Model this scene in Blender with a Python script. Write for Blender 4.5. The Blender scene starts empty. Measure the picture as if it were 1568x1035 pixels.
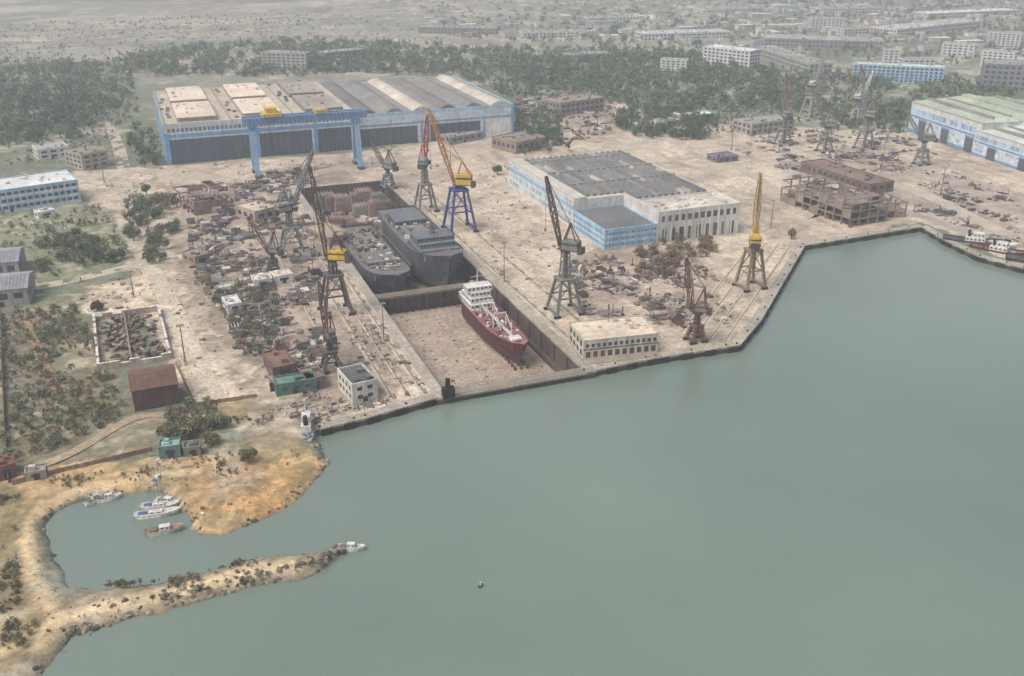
import bpy, math, random, time
import numpy as np
from mathutils import Vector
T0=time.time()
random.seed(7); rng=np.random.default_rng(7)

# ---------------------------------------------------------------- survey
H=185.0; P=math.radians(23.65); F=1500.0; CX,CY=784.0,517.5; LAND=3.0
SP,CP=math.sin(P),math.cos(P)
def G(px,py,z=LAND):
    """ground survey: plan position (metres) of a point measured on the aerial photograph"""
    dx=(px-CX)/F; dy=(py-CY)/F
    t=(H-z)/(SP+dy*CP)
    return (dx*t,(CP-dy*SP)*t)
def hgt(px,yb,yt):
    x,y=G(px,yb); dy=(yt-CY)/F
    t=y/(CP-dy*SP)
    return H+t*(-SP-dy*CP)-LAND
def GP(l): return [G(*p) for p in l]

def srgb(r,g,b,k=1.0):
    o=[]
    for c in (r,g,b):
        c=max(0,min(255,c))/255.
        o.append(k*(c/12.92 if c<=.04045 else ((c+.055)/1.055)**2.4))
    return tuple(o)

_lat=rng.random((256,256))
def vnoise(x,y,s,seed=0):
    x=np.asarray(x)/s+seed*17.3; y=np.asarray(y)/s+seed*5.9
    xi=np.floor(x).astype(int); yi=np.floor(y).astype(int)
    fx=x-xi; fy=y-yi; fx=fx*fx*(3-2*fx); fy=fy*fy*(3-2*fy)
    a=_lat[xi%256,yi%256]; b=_lat[(xi+1)%256,yi%256]; c=_lat[xi%256,(yi+1)%256]; d=_lat[(xi+1)%256,(yi+1)%256]
    return (a*(1-fx)+b*fx)*(1-fy)+(c*(1-fx)+d*fx)*fy
def pip(X,Y,poly):
    ins=np.zeros(X.shape,bool); n=len(poly)
    for i in range(n):
        x1,y1=poly[i]; x2,y2=poly[(i+1)%n]
        if y1==y2: continue
        c=((y1>Y)!=(y2>Y))&(X<(x2-x1)*(Y-y1)/(y2-y1)+x1)
        ins^=c
    return ins
def segdist(X,Y,a,b):
    ax,ay=a; bx,by=b; dx,dy=bx-ax,by-ay; L=dx*dx+dy*dy+1e-9
    t=np.clip(((X-ax)*dx+(Y-ay)*dy)/L,0,1)
    return np.hypot(X-ax-t*dx,Y-ay-t*dy)

# ---------------------------------------------------------------- materials
def newmat(name):
    m=bpy.data.materials.new(name); m.use_nodes=True
    nt=m.node_tree; b=nt.nodes['Principled BSDF']; return m,nt,b
def N(nt,t,**k):
    n=nt.nodes.new(t)
    for a,v in k.items(): setattr(n,a,v)
    return n
def noisenode(nt,scale,detail=4,rough=.6,vec=None):
    n=N(nt,'ShaderNodeTexNoise'); n.inputs['Scale'].default_value=scale
    n.inputs['Detail'].default_value=detail; n.inputs['Roughness'].default_value=rough
    if vec is not None: nt.links.new(vec,n.inputs['Vector'])
    return n.outputs['Fac']
def mrange(nt,inp,a,b,c,d):
    n=N(nt,'ShaderNodeMapRange'); nt.links.new(inp,n.inputs[0])
    for i,v in enumerate((a,b,c,d)): n.inputs[i+1].default_value=v
    return n.outputs[0]
def mul(nt,a,b):
    n=N(nt,'ShaderNodeMath',operation='MULTIPLY'); nt.links.new(a,n.inputs[0]); nt.links.new(b,n.inputs[1]); return n.outputs[0]
def vscale(nt,col,f):
    n=N(nt,'ShaderNodeVectorMath',operation='SCALE'); nt.links.new(col,n.inputs[0]); nt.links.new(f,n.inputs['Scale']); return n.outputs[0]
def attrmat(name,rough,scales,bump=0,metal=0,streak=False):
    m,nt,b=newmat(name)
    at=N(nt,'ShaderNodeAttribute',attribute_name='Col')
    tc=N(nt,'ShaderNodeTexCoord')
    f=None
    for s,lo,hi in scales:
        o=mrange(nt,noisenode(nt,s,4,.65,tc.outputs['Object']),.3,.7,lo,hi)
        f=o if f is None else mul(nt,f,o)
    if streak:
        mp=N(nt,'ShaderNodeMapping'); mp.inputs['Scale'].default_value=(1,1,.08)
        nt.links.new(tc.outputs['Object'],mp.inputs['Vector'])
        f=mul(nt,f,mrange(nt,noisenode(nt,.7,3,.6,mp.outputs[0]),.35,.7,.72,1.1))
    nt.links.new(vscale(nt,at.outputs['Color'],f),b.inputs['Base Color'])
    b.inputs['Roughness'].default_value=rough; b.inputs['Metallic'].default_value=metal
    b.inputs['Specular IOR Level'].default_value=.25
    if bump:
        bp=N(nt,'ShaderNodeBump'); bp.inputs['Strength'].default_value=bump; bp.inputs['Distance'].default_value=.5
        nt.links.new(noisenode(nt,.9,5,.7,tc.outputs['Object']),bp.inputs['Height']); nt.links.new(bp.outputs[0],b.inputs['Normal'])
    return m
M_PAINT=attrmat('weathered_paint',.75,[(.12,.78,1.15),(.9,.8,1.15)],streak=True)
M_GLASS=attrmat('window_glass',.2,[(.3,.7,1.2)])
M_ROOF=attrmat('roofing',.9,[(.035,.74,1.2),(.35,.75,1.2)])
M_LEAF=attrmat('foliage',.8,[(.2,.75,1.2)])
M_GROUND=attrmat('ground_soil',.95,[(.018,.84,1.14),(.09,.76,1.2),(.4,.66,1.28),(1.5,.8,1.2)],bump=.7)
M_STONE=attrmat('rough_concrete',.9,[(.08,.75,1.15),(.6,.7,1.2)],bump=.4,streak=True)
MATS=[M_PAINT,M_GLASS,M_ROOF,M_LEAF,M_STONE]
PAINT,GLASS,ROOF,LEAF,STONE=range(5)

def mesh_np(name,verts,faces,cols,mats,matidx=None,k=4):
    me=bpy.data.meshes.new(name)
    nv=len(verts); nf=len(faces)
    me.vertices.add(nv); me.vertices.foreach_set('co',np.asarray(verts,dtype=np.float32).ravel())
    me.loops.add(nf*k); me.loops.foreach_set('vertex_index',np.asarray(faces,dtype=np.int32).ravel())
    me.polygons.add(nf); me.polygons.foreach_set('loop_start',np.arange(0,nf*k,k,dtype=np.int32))
    for m in mats: me.materials.append(m)
    me.update(calc_edges=True)
    return me

class MB:
    def __init__(s): s.v=[];s.f=[];s.c=[];s.m=[]
    def poly(s,pts,col,mat=0):
        n=len(s.v); s.v+=[tuple(p) for p in pts]; s.f.append(tuple(range(n,n+len(pts)))); s.c.append(col); s.m.append(mat)
    def hexa(s,b,t,col,mat=0,top=None,tm=None,bottom=False):
        n=len(s.v); s.v+=[tuple(p) for p in b]+[tuple(p) for p in t]; k=len(b)
        for i in range(k):
            j=(i+1)%k; s.f.append((n+i,n+j,n+k+j,n+k+i)); s.c.append(col); s.m.append(mat)
        s.f.append(tuple(n+k+i for i in range(k))); s.c.append(top or col); s.m.append(mat if tm is None else tm)
        s.f.append(tuple(n+i for i in reversed(range(k)))); s.c.append(col); s.m.append(mat)
    def box(s,x0,x1,y0,y1,z0,z1,col,mat=0,top=None,tm=None):
        s.hexa([(x0,y0,z0),(x1,y0,z0),(x1,y1,z0),(x0,y1,z0)],[(x0,y0,z1),(x1,y0,z1),(x1,y1,z1),(x0,y1,z1)],col,mat,top,tm)
    def obox(s,cx,cy,z0,L,W,h,a,col,mat=0,top=None,tilt=0):
        c,si=math.cos(a),math.sin(a); b=[];t=[]
        for sx,sy in ((-1,-1),(1,-1),(1,1),(-1,1)):
            x=cx+sx*L/2*c-sy*W/2*si; y=cy+sx*L/2*si+sy*W/2*c
            b.append((x,y,z0)); t.append((x,y,z0+h+sx*tilt))
        s.hexa(b,t,col,mat,top)
    def beam(s,p,q,w,col,mat=0,w2=None):
        p=Vector(p);q=Vector(q);d=q-p
        if d.length<1e-4:return
        d.normalize(); up=Vector((0,0,1)) if abs(d.z)<.95 else Vector((1,0,0))
        a=d.cross(up).normalized(); b=a.cross(d).normalized(); w2=w if w2 is None else w2
        B=[];T=[]
        for sx,sy in ((-1,-1),(1,-1),(1,1),(-1,1)):
            B.append(p+a*sx*w/2+b*sy*w/2); T.append(q+a*sx*w2/2+b*sy*w2/2)
        s.hexa(B,T,col,mat)
    def cyl(s,p,q,r0,r1,col,n=10,mat=0):
        p=Vector(p);q=Vector(q);d=(q-p).normalized(); up=Vector((0,0,1)) if abs(d.z)<.95 else Vector((1,0,0))
        a=d.cross(up).normalized(); b=a.cross(d).normalized()
        B=[p+(a*math.cos(2*math.pi*i/n)+b*math.sin(2*math.pi*i/n))*r0 for i in range(n)]
        T=[q+(a*math.cos(2*math.pi*i/n)+b*math.sin(2*math.pi*i/n))*r1 for i in range(n)]
        s.hexa(B,T,col,mat)
    def lattice(s,p,q,w0,w1,n,t,col):
        p=Vector(p);q=Vector(q);d=(q-p).normalized(); up=Vector((0,0,1)) if abs(d.z)<.95 else Vector((1,0,0))
        a=d.cross(up).normalized(); b=a.cross(d).normalized()
        def corner(k,f):
            c=p.lerp(q,f); w=(w0+(w1-w0)*f)/2; sx,sy=((-1,-1),(1,-1),(1,1),(-1,1))[k%4]
            return c+a*sx*w+b*sy*w
        for k in range(4): s.beam(corner(k,0),corner(k,1),t,col)
        for i in range(n):
            for k in range(4):
                f0,f1=i/n,(i+1)/n
                if (i+k)%2: s.beam(corner(k,f0),corner(k+1,f1),t*.6,col)
                else: s.beam(corner(k+1,f0),corner(k,f1),t*.6,col)
                s.beam(corner(k,f1),corner(k+1,f1),t*.6,col)
    def build(s,name,loc=(0,0,0),ang=0,smooth=False):
        me=bpy.data.meshes.new(name); me.from_pydata(s.v,[],s.f)
        for m in MATS: me.materials.append(m)
        me.polygons.foreach_set('material_index',np.array(s.m,dtype=np.int32))
        at=me.attributes.new('Col','FLOAT_COLOR','FACE')
        c=np.ones((len(s.c),4),dtype=np.float32); c[:,:3]=np.array(s.c); at.data.foreach_set('color',c.ravel())
        me.update()
        ob=bpy.data.objects.new(name,me); ob.location=loc; ob.rotation_euler=(0,0,ang)
        bpy.context.collection.objects.link(ob); return ob

def jit(c,a=.15):
    k=1+random.uniform(-a,a); return tuple(max(0.005,x*k*(1+random.uniform(-a*.25,a*.25))) for x in c)

# ---------------------------------------------------------------- yard frame / dock
TH=math.radians(21.2)
D0=G(682,603)
def W(u,v): return (D0[0]+u*math.cos(TH)-v*math.sin(TH), D0[1]+u*math.sin(TH)+v*math.cos(TH))
def toUV(x,y):
    dx,dy=x-D0[0],y-D0[1]; return (dx*math.cos(TH)+dy*math.sin(TH), -dx*math.sin(TH)+dy*math.cos(TH))
DW=toUV(*G(895,568))[0]; DL=345.0; DZ=-9.0

# ---------------------------------------------------------------- shoreline
shore=[
(55,1035,'n'),(85,992,'n'),(110,968,'n'),(180,944,'n'),(255,925,'n'),(320,908,'n'),(400,888,'n'),(470,876,'n'),(500,856,'n'),(526,838,'n'),
(508,842,'n'),(470,850,'n'),(440,851,'n'),(385,857,'n'),(330,872,'n'),(270,888,'n'),(215,897,'n'),(160,903,'n'),(95,903,'n'),(88,880,'n'),(78,860,'n'),(65,830,'n'),(61,800,'n'),
(85,778,'n'),(110,765,'n'),(140,757,'n'),(180,750,'n'),(220,746,'n'),(255,748,'n'),(272,765,'n'),(285,782,'n'),(300,796,'n'),(306,812,'n'),(345,809,'n'),(390,792,'n'),(440,768,'n'),(473,735,'n'),(497,706,'n'),(488,685,'n'),(474,662,'n'),
(490,655,'q'),(560,638,'q'),(682,603,'q'),(895,568,'q'),(1005,546,'q'),(1130,527,'q'),(1162,490,'q'),(1230,375,'q'),(1330,359,'q'),(1412,346,'q'),(1450,368,'q'),(1500,392,'q'),(1568,410,'q')]
SH=[G(a,b,1.0 if t=='n' else LAND) for a,b,t in shore]; ST=[t for _,_,t in shore]
SH=[(-7000,-50),(-420,40),(-170,130)]+SH+[(360,488),(620,470),(7000,420)]
ST=['n','n','n']+ST+['q','q','n']
LANDPOLY=SH+[(9000,12000),(-9000,12000)]

# ---------------------------------------------------------------- ground sheet
def axis(lo,hi,st,lo2,hi2,gr):
    a=list(np.arange(lo,hi,st)); s=st; x=lo; L=[]
    while x>lo2: s*=gr; x-=s; L.append(x)
    s=st; x=a[-1]; R=[]
    while x<hi2: s*=gr; x+=s; R.append(x)
    return np.array(L[::-1]+a+R)
xs=axis(-430,540,1.6,-9000,9000,1.05); ys=axis(150,860,1.6,-80,12000,1.02)
X,Y=np.meshgrid(xs,ys); X=X.ravel(); Y=Y.ravel()
inside=pip(X,Y,LANDPOLY)
sdn=np.full(X.shape,1e9); sdq=np.full(X.shape,1e9)
for i in range(len(SH)-1):
    d=segdist(X,Y,SH[i],SH[i+1])
    if ST[i]=='n': sdn=np.minimum(sdn,d)
    else: sdq=np.minimum(sdq,d)
nat=sdn<sdq
sd=np.where(inside,1,-1)*np.minimum(sdn,sdq)
wob=(vnoise(X,Y,7,1)-.5)*2.2+(vnoise(X,Y,2.5,2)-.5)*1.2
sn=np.clip((sd+wob+1.2)/6.0,-1.5,1); 
zn=np.where(sn>0,LAND*(sn*(1.6-.6*sn)),sn*3)
zq=np.where(sd>.8,LAND,-6.0)
Z=np.where(nat,zn,zq)
Z=np.where(inside&(Y>900),LAND+np.clip((Y-1300)/800,0,1)*(vnoise(X,Y,420,4)-.4)*14,Z)
bumps=(vnoise(X,Y,5,8)-.5)*.5*np.clip((sd-4)/6,0,1)
Z=Z+np.where(nat&inside,bumps,0)
base=np.zeros((X.size,3)); base[:]=srgb(120,128,108)
n1=vnoise(X,Y,160,3)*.6+vnoise(X,Y,45,5)*.4
def blend(mask,col,f=1.0):
    m=(mask*f)[:,None]; base[:]=base*(1-m)+np.array(col)*m
blend(np.clip((n1-.5)*5,0,1),srgb(98,110,88))
blend(np.clip((vnoise(X,Y,110,9)-.6)*6,0,1),srgb(158,156,142),.7)
blend(np.clip((vnoise(X,Y,26,10)*.6+vnoise(X,Y,12,11)*.4-.52)*7,0,1),srgb(90,98,78),.55)
fu=X*.9+Y*.43; fv=-X*.43+Y*.9
ci=np.floor(fu/230+np.floor(fv/120)*.37).astype(int); cj=np.floor(fv/120).astype(int)
fr=_lat[ci%256,cj%256]
FCOL=np.array([srgb(152,146,136),srgb(130,132,116),srgb(164,156,144),srgb(112,120,102),srgb(142,134,124)])
fc=FCOL[(fr*4.999).astype(int)]
stripe=(.9+.2*vnoise(fu,fv*8,120,13))[:,None]
m_=(np.where((Y>1050)&(X<-150+.1*Y),1,0)*np.clip((Y-1000)/250,0,1)*.8)[:,None]
base[:]=base*(1-m_)+fc*stripe*m_
m_=(np.where((Y>1700),1,0)*np.clip((vnoise(X,Y,350,12)-.35)*5,0,1)*.7)[:,None]
base[:]=base*(1-m_)+fc*stripe*m_
Z0=[
 ([(-200,105),(200,95),(215,170),(250,250),(190,262),(-200,290)],srgb(108,114,96),8,.8),
 ([(110,262),(250,255),(560,232),(780,200),(940,150),(1010,180),(1390,205),(1700,300),(1700,430),(1568,412),(1412,340),(1230,372),(1130,530),(682,606),(490,660),(400,665),(290,620),(240,520),(150,330),(120,300)],srgb(190,173,154),3,.95),
 ([(255,285),(430,270),(470,330),(540,420),(560,480),(640,590),(490,650),(420,640),(350,520),(280,440),(255,360)],srgb(146,128,115),5,.7),
 ([(440,255),(530,255),(610,330),(545,330),(470,320)],srgb(140,122,110),3,.7),
 ([(790,145),(945,150),(940,205),(790,235)],srgb(140,128,116),4,.7),
 ([(1190,235),(1400,215),(1568,300),(1568,400),(1412,335),(1300,330),(1200,300)],srgb(160,146,136),4,.6),
 ([(850,400),(960,370),(1060,395),(1110,430),(1080,510),(1010,500),(890,480)],srgb(150,130,115),4,.7),
 ([(-200,330),(170,315),(205,395),(130,420),(20,440),(-200,470)],srgb(134,136,110),4,.8),
 ([(-200,470),(30,475),(120,450),(180,560),(200,640),(300,628),(365,655),(350,690),(240,690),(60,715),(-200,760)],srgb(130,120,98),4,.85),
 ([(130,440),(235,418),(290,500),(370,600),(375,625),(300,632),(265,560),(262,480),(130,480)],srgb(208,189,164),2,.95),
 ([(310,620),(390,612),(380,640),(320,640)],srgb(144,122,82),2,.8),
 ([(60,715),(240,700),(370,690),(440,680),(480,680),(505,710),(470,770),(305,820),(270,770),(255,742),(100,752),(55,790),(45,900),(95,950),(-60,1080),(-260,1000),(-100,740)],srgb(190,160,118),3,.95),
 ([(270,735),(420,705),(470,720),(400,790),(300,800)],srgb(204,158,102),4,.65),
 ([(340,690),(420,655),(470,660),(480,690),(400,712)],srgb(150,132,100),3,.8),
 ([(60,945),(110,900),(280,885),(390,850),(520,830),(560,850),(460,885),(120,975)],srgb(152,138,114),1.5,.9),
 ([(-60,760),(20,745),(40,800),(35,880),(60,940),(-30,960)],srgb(124,116,86),3,.75),
 ([(0,950),(60,940),(100,960),(40,1035),(-20,1060)],srgb(140,126,96),3,.7),
]
for poly,col,jt,f in Z0:
    jx=(vnoise(X,Y,14,21)-.5)*2*jt+(vnoise(X,Y,4,22)-.5)*jt; jy=(vnoise(X,Y,14,23)-.5)*2*jt+(vnoise(X,Y,4,24)-.5)*jt
    pw=GP(poly)
    blend(pip(X+jx,Y+jy,pw).astype(float),col,f)
land3=inside
blend(np.where(land3,np.clip((vnoise(X,Y,22,31)*.6+vnoise(X,Y,6,32)*.4-.54)*7,0,1),0),srgb(116,105,90),.34)
blend(np.where(land3,np.clip((vnoise(X,Y,30,41)*.6+vnoise(X,Y,5,42)*.4-.58)*8,0,1),0),srgb(212,198,176),.4)
yu=(X-D0[0])*math.cos(TH)+(Y-D0[1])*math.sin(TH); yv=-(X-D0[0])*math.sin(TH)+(Y-D0[1])*math.cos(TH)
blend(np.where(land3&(~nat),np.clip((vnoise(yu*5,yv,34,71)*.7+vnoise(X,Y,5,72)*.3-.58)*6,0,1),0),srgb(120,107,96),.35)
blend(np.where(nat&inside,np.clip((vnoise(X,Y,9,51)*.5+vnoise(X,Y,2.6,52)*.5-.55)*8,0,1),0),srgb(112,106,76),.55)
for trk in ([(0,1000),(60,965),(92,945),(70,915),(50,880),(43,840),(44,800),(70,770),(110,752),(170,738),(230,728),(300,722)],[(60,990),(92,945),(150,930),(260,905),(380,872),(440,862)]):
    tp=GP(trk); dm=np.full(X.shape,1e9)
    for a_,b_ in zip(tp[:-1],tp[1:]): dm=np.minimum(dm,segdist(X,Y,a_,b_))
    blend(np.clip(1.6-(dm+(vnoise(X,Y,3,61)-.5)*1.5)/2.0,0,1)*inside,srgb(218,192,152),.65)
    blend(np.clip(1-abs(dm-3.4)/.9,0,1)*inside,srgb(130,112,82),.45)
wet=np.where(nat,np.clip(1-(Z+.1)/.9,0,1),0); blend(wet,srgb(78,72,58),.8)
nx,ny=len(xs),len(ys)
idx=np.arange(nx*ny).reshape(ny,nx)
Fc=np.stack([idx[:-1,:-1],idx[:-1,1:],idx[1:,1:],idx[1:,:-1]],-1).reshape(-1,4)
indock=(yu>-.5)&(yu<DW+.5)&(yv>-6)&(yv<DL+.5)
Fc=Fc[~indock[Fc].any(1)]
me=mesh_np('ground',np.stack([X,Y,Z],1),Fc,None,[M_GROUND])
at=me.attributes.new('Col','FLOAT_COLOR','POINT'); c=np.ones((X.size,4),dtype=np.float32); c[:,:3]=base; at.data.foreach_set('color',c.ravel())
me.polygons.foreach_set('use_smooth',np.ones(len(me.polygons),dtype=bool))
ob=bpy.data.objects.new('ground',me); bpy.context.collection.objects.link(ob)

# ---------------------------------------------------------------- water
m,nt,b=newmat('harbour_water')
b.inputs['Roughness'].default_value=.18; b.inputs['IOR'].default_value=1.5
tc=N(nt,'ShaderNodeTexCoord')
n=noisenode(nt,.005,4,.5,tc.outputs['Object'])
cr=N(nt,'ShaderNodeValToRGB'); nt.links.new(n,cr.inputs[0])
cr.color_ramp.elements[0].position=.3; cr.color_ramp.elements[0].color=(*srgb(98,111,101),1)
cr.color_ramp.elements[1].position=.7; cr.color_ramp.elements[1].color=(*srgb(116,129,118),1)
nt.links.new(cr.outputs[0],b.inputs['Base Color'])
bp=N(nt,'ShaderNodeBump'); bp.inputs['Strength'].default_value=.5; bp.inputs['Distance'].default_value=.2
mp=N(nt,'ShaderNodeMapping'); mp.inputs['Scale'].default_value=(1,1.8,1); mp.inputs['Rotation'].default_value=(0,0,.5)
nt.links.new(tc.outputs['Object'],mp.inputs[0])
nt.links.new(noisenode(nt,.35,7,.66,mp.outputs[0]),bp.inputs['Height']); nt.links.new(bp.outputs[0],b.inputs['Normal'])
wp=[(-9000,-3000),(9000,-3000),(9000,520),(700,520)]+GP([(1568,396),(1412,335),(1222,368),(1128,512)])+[W(DW+6,6),W(DW+6,-1.2),W(-6,-1.2),W(-6,4)]+GP([(480,640),(440,655),(0,700)])+[(-9000,300)]
me=bpy.data.meshes.new('water'); me.from_pydata([(x,y,0) for x,y in wp],[],[tuple(range(len(wp)))]); me.materials.append(m)
ob=bpy.data.objects.new('water',me); bpy.context.collection.objects.link(ob)

# ---------------------------------------------------------------- quay walls
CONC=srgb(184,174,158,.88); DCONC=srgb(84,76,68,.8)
def quay(name,pts):
    mb=MB()
    for a,bb in zip(pts[:-1],pts[1:]):
        a=Vector(a);bb=Vector(bb);d=(bb-a).normalized(); nrm=Vector((-d.y,d.x))
        L=(bb-a).length; k=int(L/6)+1
        for i in range(k):
            p=a.lerp(bb,i/k); q=a.lerp(bb,(i+1)/k)-d*.06
            def ring(o0,o1,z): return [(p+nrm*o0).to_tuple()+(z,),(q+nrm*o0).to_tuple()+(z,),(q+nrm*o1).to_tuple()+(z,),(p+nrm*o1).to_tuple()+(z,)]
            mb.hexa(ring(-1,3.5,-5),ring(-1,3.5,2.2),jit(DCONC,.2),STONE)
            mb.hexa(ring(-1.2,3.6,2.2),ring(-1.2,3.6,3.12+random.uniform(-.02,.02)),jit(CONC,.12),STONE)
            if i%2==0:
                mb.hexa(ring(-1.7,-1.0,-1),ring(-1.7,-1.0,2.6),srgb(50,45,42),STONE)
            if i%3==0:
                c=p+nrm*.6; mb.cyl((c.x,c.y,3.1),(c.x,c.y,3.8),.35,.45,srgb(60,55,50),8)
    return mb.build(name)
qi=[i for i,t in enumerate(ST) if t=='q']
im=SH.index(G(682,603,LAND)); q0=qi[0]
quay('quay_wall',SH[q0:im+1]); quay('quay_wall',SH[im+1:qi[-1]+1])

# ---------------------------------------------------------------- dry dock
mb=MB()
FL=srgb(188,168,150,.88); WL=srgb(104,90,80,.85)
def ub(u0,u1,v0,v1,z0,z1,col,mat=STONE,top=None,mb_=None): (mb_ or mb).box(u0,u1,v0,v1,z0,z1,col,mat,top)
for i in range(23):
    for j in range(4):
        ub(j*DW/4+.03,(j+1)*DW/4-.03,i*15.,i*15.+14.94,DZ-2,DZ+random.uniform(-.02,.02),jit(FL,.1))
for s,u0,u1 in ((0,-4.5,0),(1,DW,DW+4.5)):
    for i in range(23):
        v0=i*15-(3 if i==0 else 0)
        ub(u0,u1,v0,i*15+14.9,DZ-2,2.3,jit(WL,.15))
        ub(u0-.3*(1-s)-(.0),u1+.3*s,v0,i*15+14.95,2.3,3.18,jit(CONC,.12))
        x0=0.0 if s==0 else DW-.7
        ub(x0,x0+.7,i*15+1,i*15+2.2,DZ,2.2,jit(WL,.2))
    x0=0 if s==0 else DW-2.2
    ub(x0,x0+2.2,8,DL,DZ-.5,DZ+2.4,jit(WL,.1))
ub(-4.5,DW+4.5,DL,DL+5,DZ-2,3.16,WL,top=CONC)
mb.build('dry_dock',(D0[0],D0[1],0),TH)
mb=MB()
ub(0,DW,-2.6,3.4,DZ-2,2.0,srgb(70,66,62),PAINT)
for i in range(16): ub(i*DW/16+.4,i*DW/16+1,-3.0,-2.6,-3,2.0,srgb(60,52,48),PAINT)
ub(-1,DW+1,-3.1,3.6,2.0,2.7,srgb(160,150,135,.8),PAINT)
for i in range(33):
    for y in (-3.0,3.5): mb.beam((i*DW/32,y,2.7),(i*DW/32,y,3.8),.1,srgb(120,115,105))
for y in (-3.0,3.5):
    mb.beam((0,y,3.8),(DW,y,3.8),.1,srgb(120,115,105))
mb.box(-2,3,-4,-1,2.7,7,srgb(40,36,34)); mb.box(-.5,1.2,-3.2,-1.8,7,11,srgb(46,40,38))
mb.build('dock_gate',(D0[0],D0[1],0),TH)
mb=MB(); VW=121
for i in range(16):
    u0=i*DW/16
    ub(u0,u0+DW/16-.05,VW,VW+5,DZ,-.5,jit(srgb(84,68,60),.15)); ub(u0,u0+.8,VW-1.6,VW-.02,DZ,-1,jit(srgb(96,66,56),.15))
ub(0,DW,VW-.6,VW+6,-.5,.6,srgb(150,136,122,.8))
ub(0,DW,VW-1.2,VW-.9,-4.5,-3.8,srgb(88,70,62))
for i in range(30): mb.beam((i*DW/29,VW-.5,.6),(i*DW/29,VW-.5,1.7),.1,srgb(150,140,125))
mb.beam((0,VW-.5,1.7),(DW,VW-.5,1.7),.12,srgb(150,140,125))
mb.build('intermediate_dock_gate',(D0[0],D0[1],0),TH)

# ---------------------------------------------------------------- buildings
def frameAB(a,b_):
    A=G(*a);B=G(*b_); ang=math.atan2(B[1]-A[1],B[0]-A[0]); return A,ang,math.hypot(B[0]-A[0],B[1]-A[1])
GL=srgb(66,74,86)
def wins(mb,face,w,d,u0,u1,z0,z1,nx,nz,fx=.6,fz=.6,col=GL,mat=GLASS,e=.07):
    du=(u1-u0)/nx; dz=(z1-z0)/nz
    for i in range(nx):
        for j in range(nz):
            a=u0+du*(i+.5-fx/2); b_=a+du*fx; c=z0+dz*(j+.5-fz/2); t=c+dz*fz
            cc=jit(col,.3)
            if face=='F': mb.box(a,b_,-e,.3,c,t,cc,mat)
            elif face=='B': mb.box(a,b_,d-.3,d+e,c,t,cc,mat)
            elif face=='L': mb.box(-e,.3,a,b_,c,t,cc,mat)
            else: mb.box(w-.3,w+e,a,b_,c,t,cc,mat)
def parapet(mb,x0,x1,y0,y1,z,h,t,col):
    mb.box(x0-.1,x1+.1,y0-.1,y0+t,z,z+h,col); mb.box(x0-.1,x1+.1,y1-t,y1+.1,z,z+h,col)
    mb.box(x0-.1,x0+t,y0+t,y1-t,z,z+h,col); mb.box(x1-t,x1+.1,y0+t,y1-t,z,z+h,col)
def block(name,a,b_,depth,h,wall,roof,floors=3,bay=4.,band=None,fx=.6,fz=.5,clutter=True,gable=0,win=True):
    A,ang,w=frameAB(a,b_); mb=MB()
    mb.box(0,w,0,depth,-1,h,wall,PAINT,roof,ROOF)
    if gable:
        mb.hexa([(-.5,-.5,h),(w+.5,-.5,h),(w+.5,depth+.5,h),(-.5,depth+.5,h)],[(-.5,depth*.5-.1,h+gable),(w+.5,depth*.5-.1,h+gable),(w+.5,depth*.5+.1,h+gable),(-.5,depth*.5+.1,h+gable)],roof,ROOF)
        for k in range(int(w/1.6)):
            x=k*1.6; mb.beam((x,-.45,h+.12),(x,depth*.5,h+gable+.12),.14,jit(roof,.25))
    else:
        parapet(mb,0,w,0,depth,h,.7,.4,wall)
    fh=h/floors
    if band:
        for j in range(floors):
            z=j*fh
            mb.box(-.05,w+.05,-.05,depth+.05,z+.02,z+fh*.3,jit(band,.05))
    if win:
        for f,l in (('F',w),('L',depth),('R',depth),('B',w)):
            wins(mb,f,w,depth,1,l-1,fh*.25,h-fh*.05,max(1,int(l/bay)),floors,fx,fz)
        mb.box(w*.4,w*.4+2,-.12,.3,-.5,2.6,srgb(70,60,55))
    else:
        mb.box(w*.35,w*.65,-.15,.3,-.5,h*.7,jit(wall,.4)); mb.box(-.15,.3,depth*.3,depth*.6,-.5,h*.6,jit(wall,.4))
    if clutter and not gable:
        for i in range(int(w*depth/160)+2):
            mb.obox(random.uniform(2,w-2),random.uniform(2,depth-2),h,random.uniform(1,3),random.uniform(1,2.5),random.uniform(.6,2),0,jit(roof,.4))
    return mb.build(name,(A[0],A[1],LAND),ang)

BLUE=srgb(122,168,212,.88); LBLUE=srgb(172,204,226,.92); WHITE=srgb(228,228,224,.9); TANR=srgb(222,206,186,.9)
DOOR=srgb(88,94,104)
A,ang,_=frameAB((258,252),(545,226)); ang=TH
def loc_u(px,py):
    x,y=G(px,py); return (x-A[0])*math.cos(ang)+(y-A[1])*math.sin(ang)
W1=loc_u(545,225); W2=loc_u(775,200); hh=hgt(258,252,192); DP=165
mb=MB()
mb.box(0,W1,0,DP,-1,hh,WHITE,PAINT,srgb(190,178,162,.88),ROOF)
mb.box(W1,W2,6,DP+12,-1,hh*.86,WHITE,PAINT,srgb(146,142,136,.88),ROOF)
mb.box(-.15,W1+.1,-.2,.5,hh*.66,hh*.76,BLUE); mb.box(-.15,W1+.1,-.25,.5,hh*.92,hh*1.03,srgb(206,212,214,.85))
wins(mb,'F',W1,DP,2,W1-2,hh*.79,hh*.91,44,1,.75,.8,srgb(106,122,142))
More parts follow.
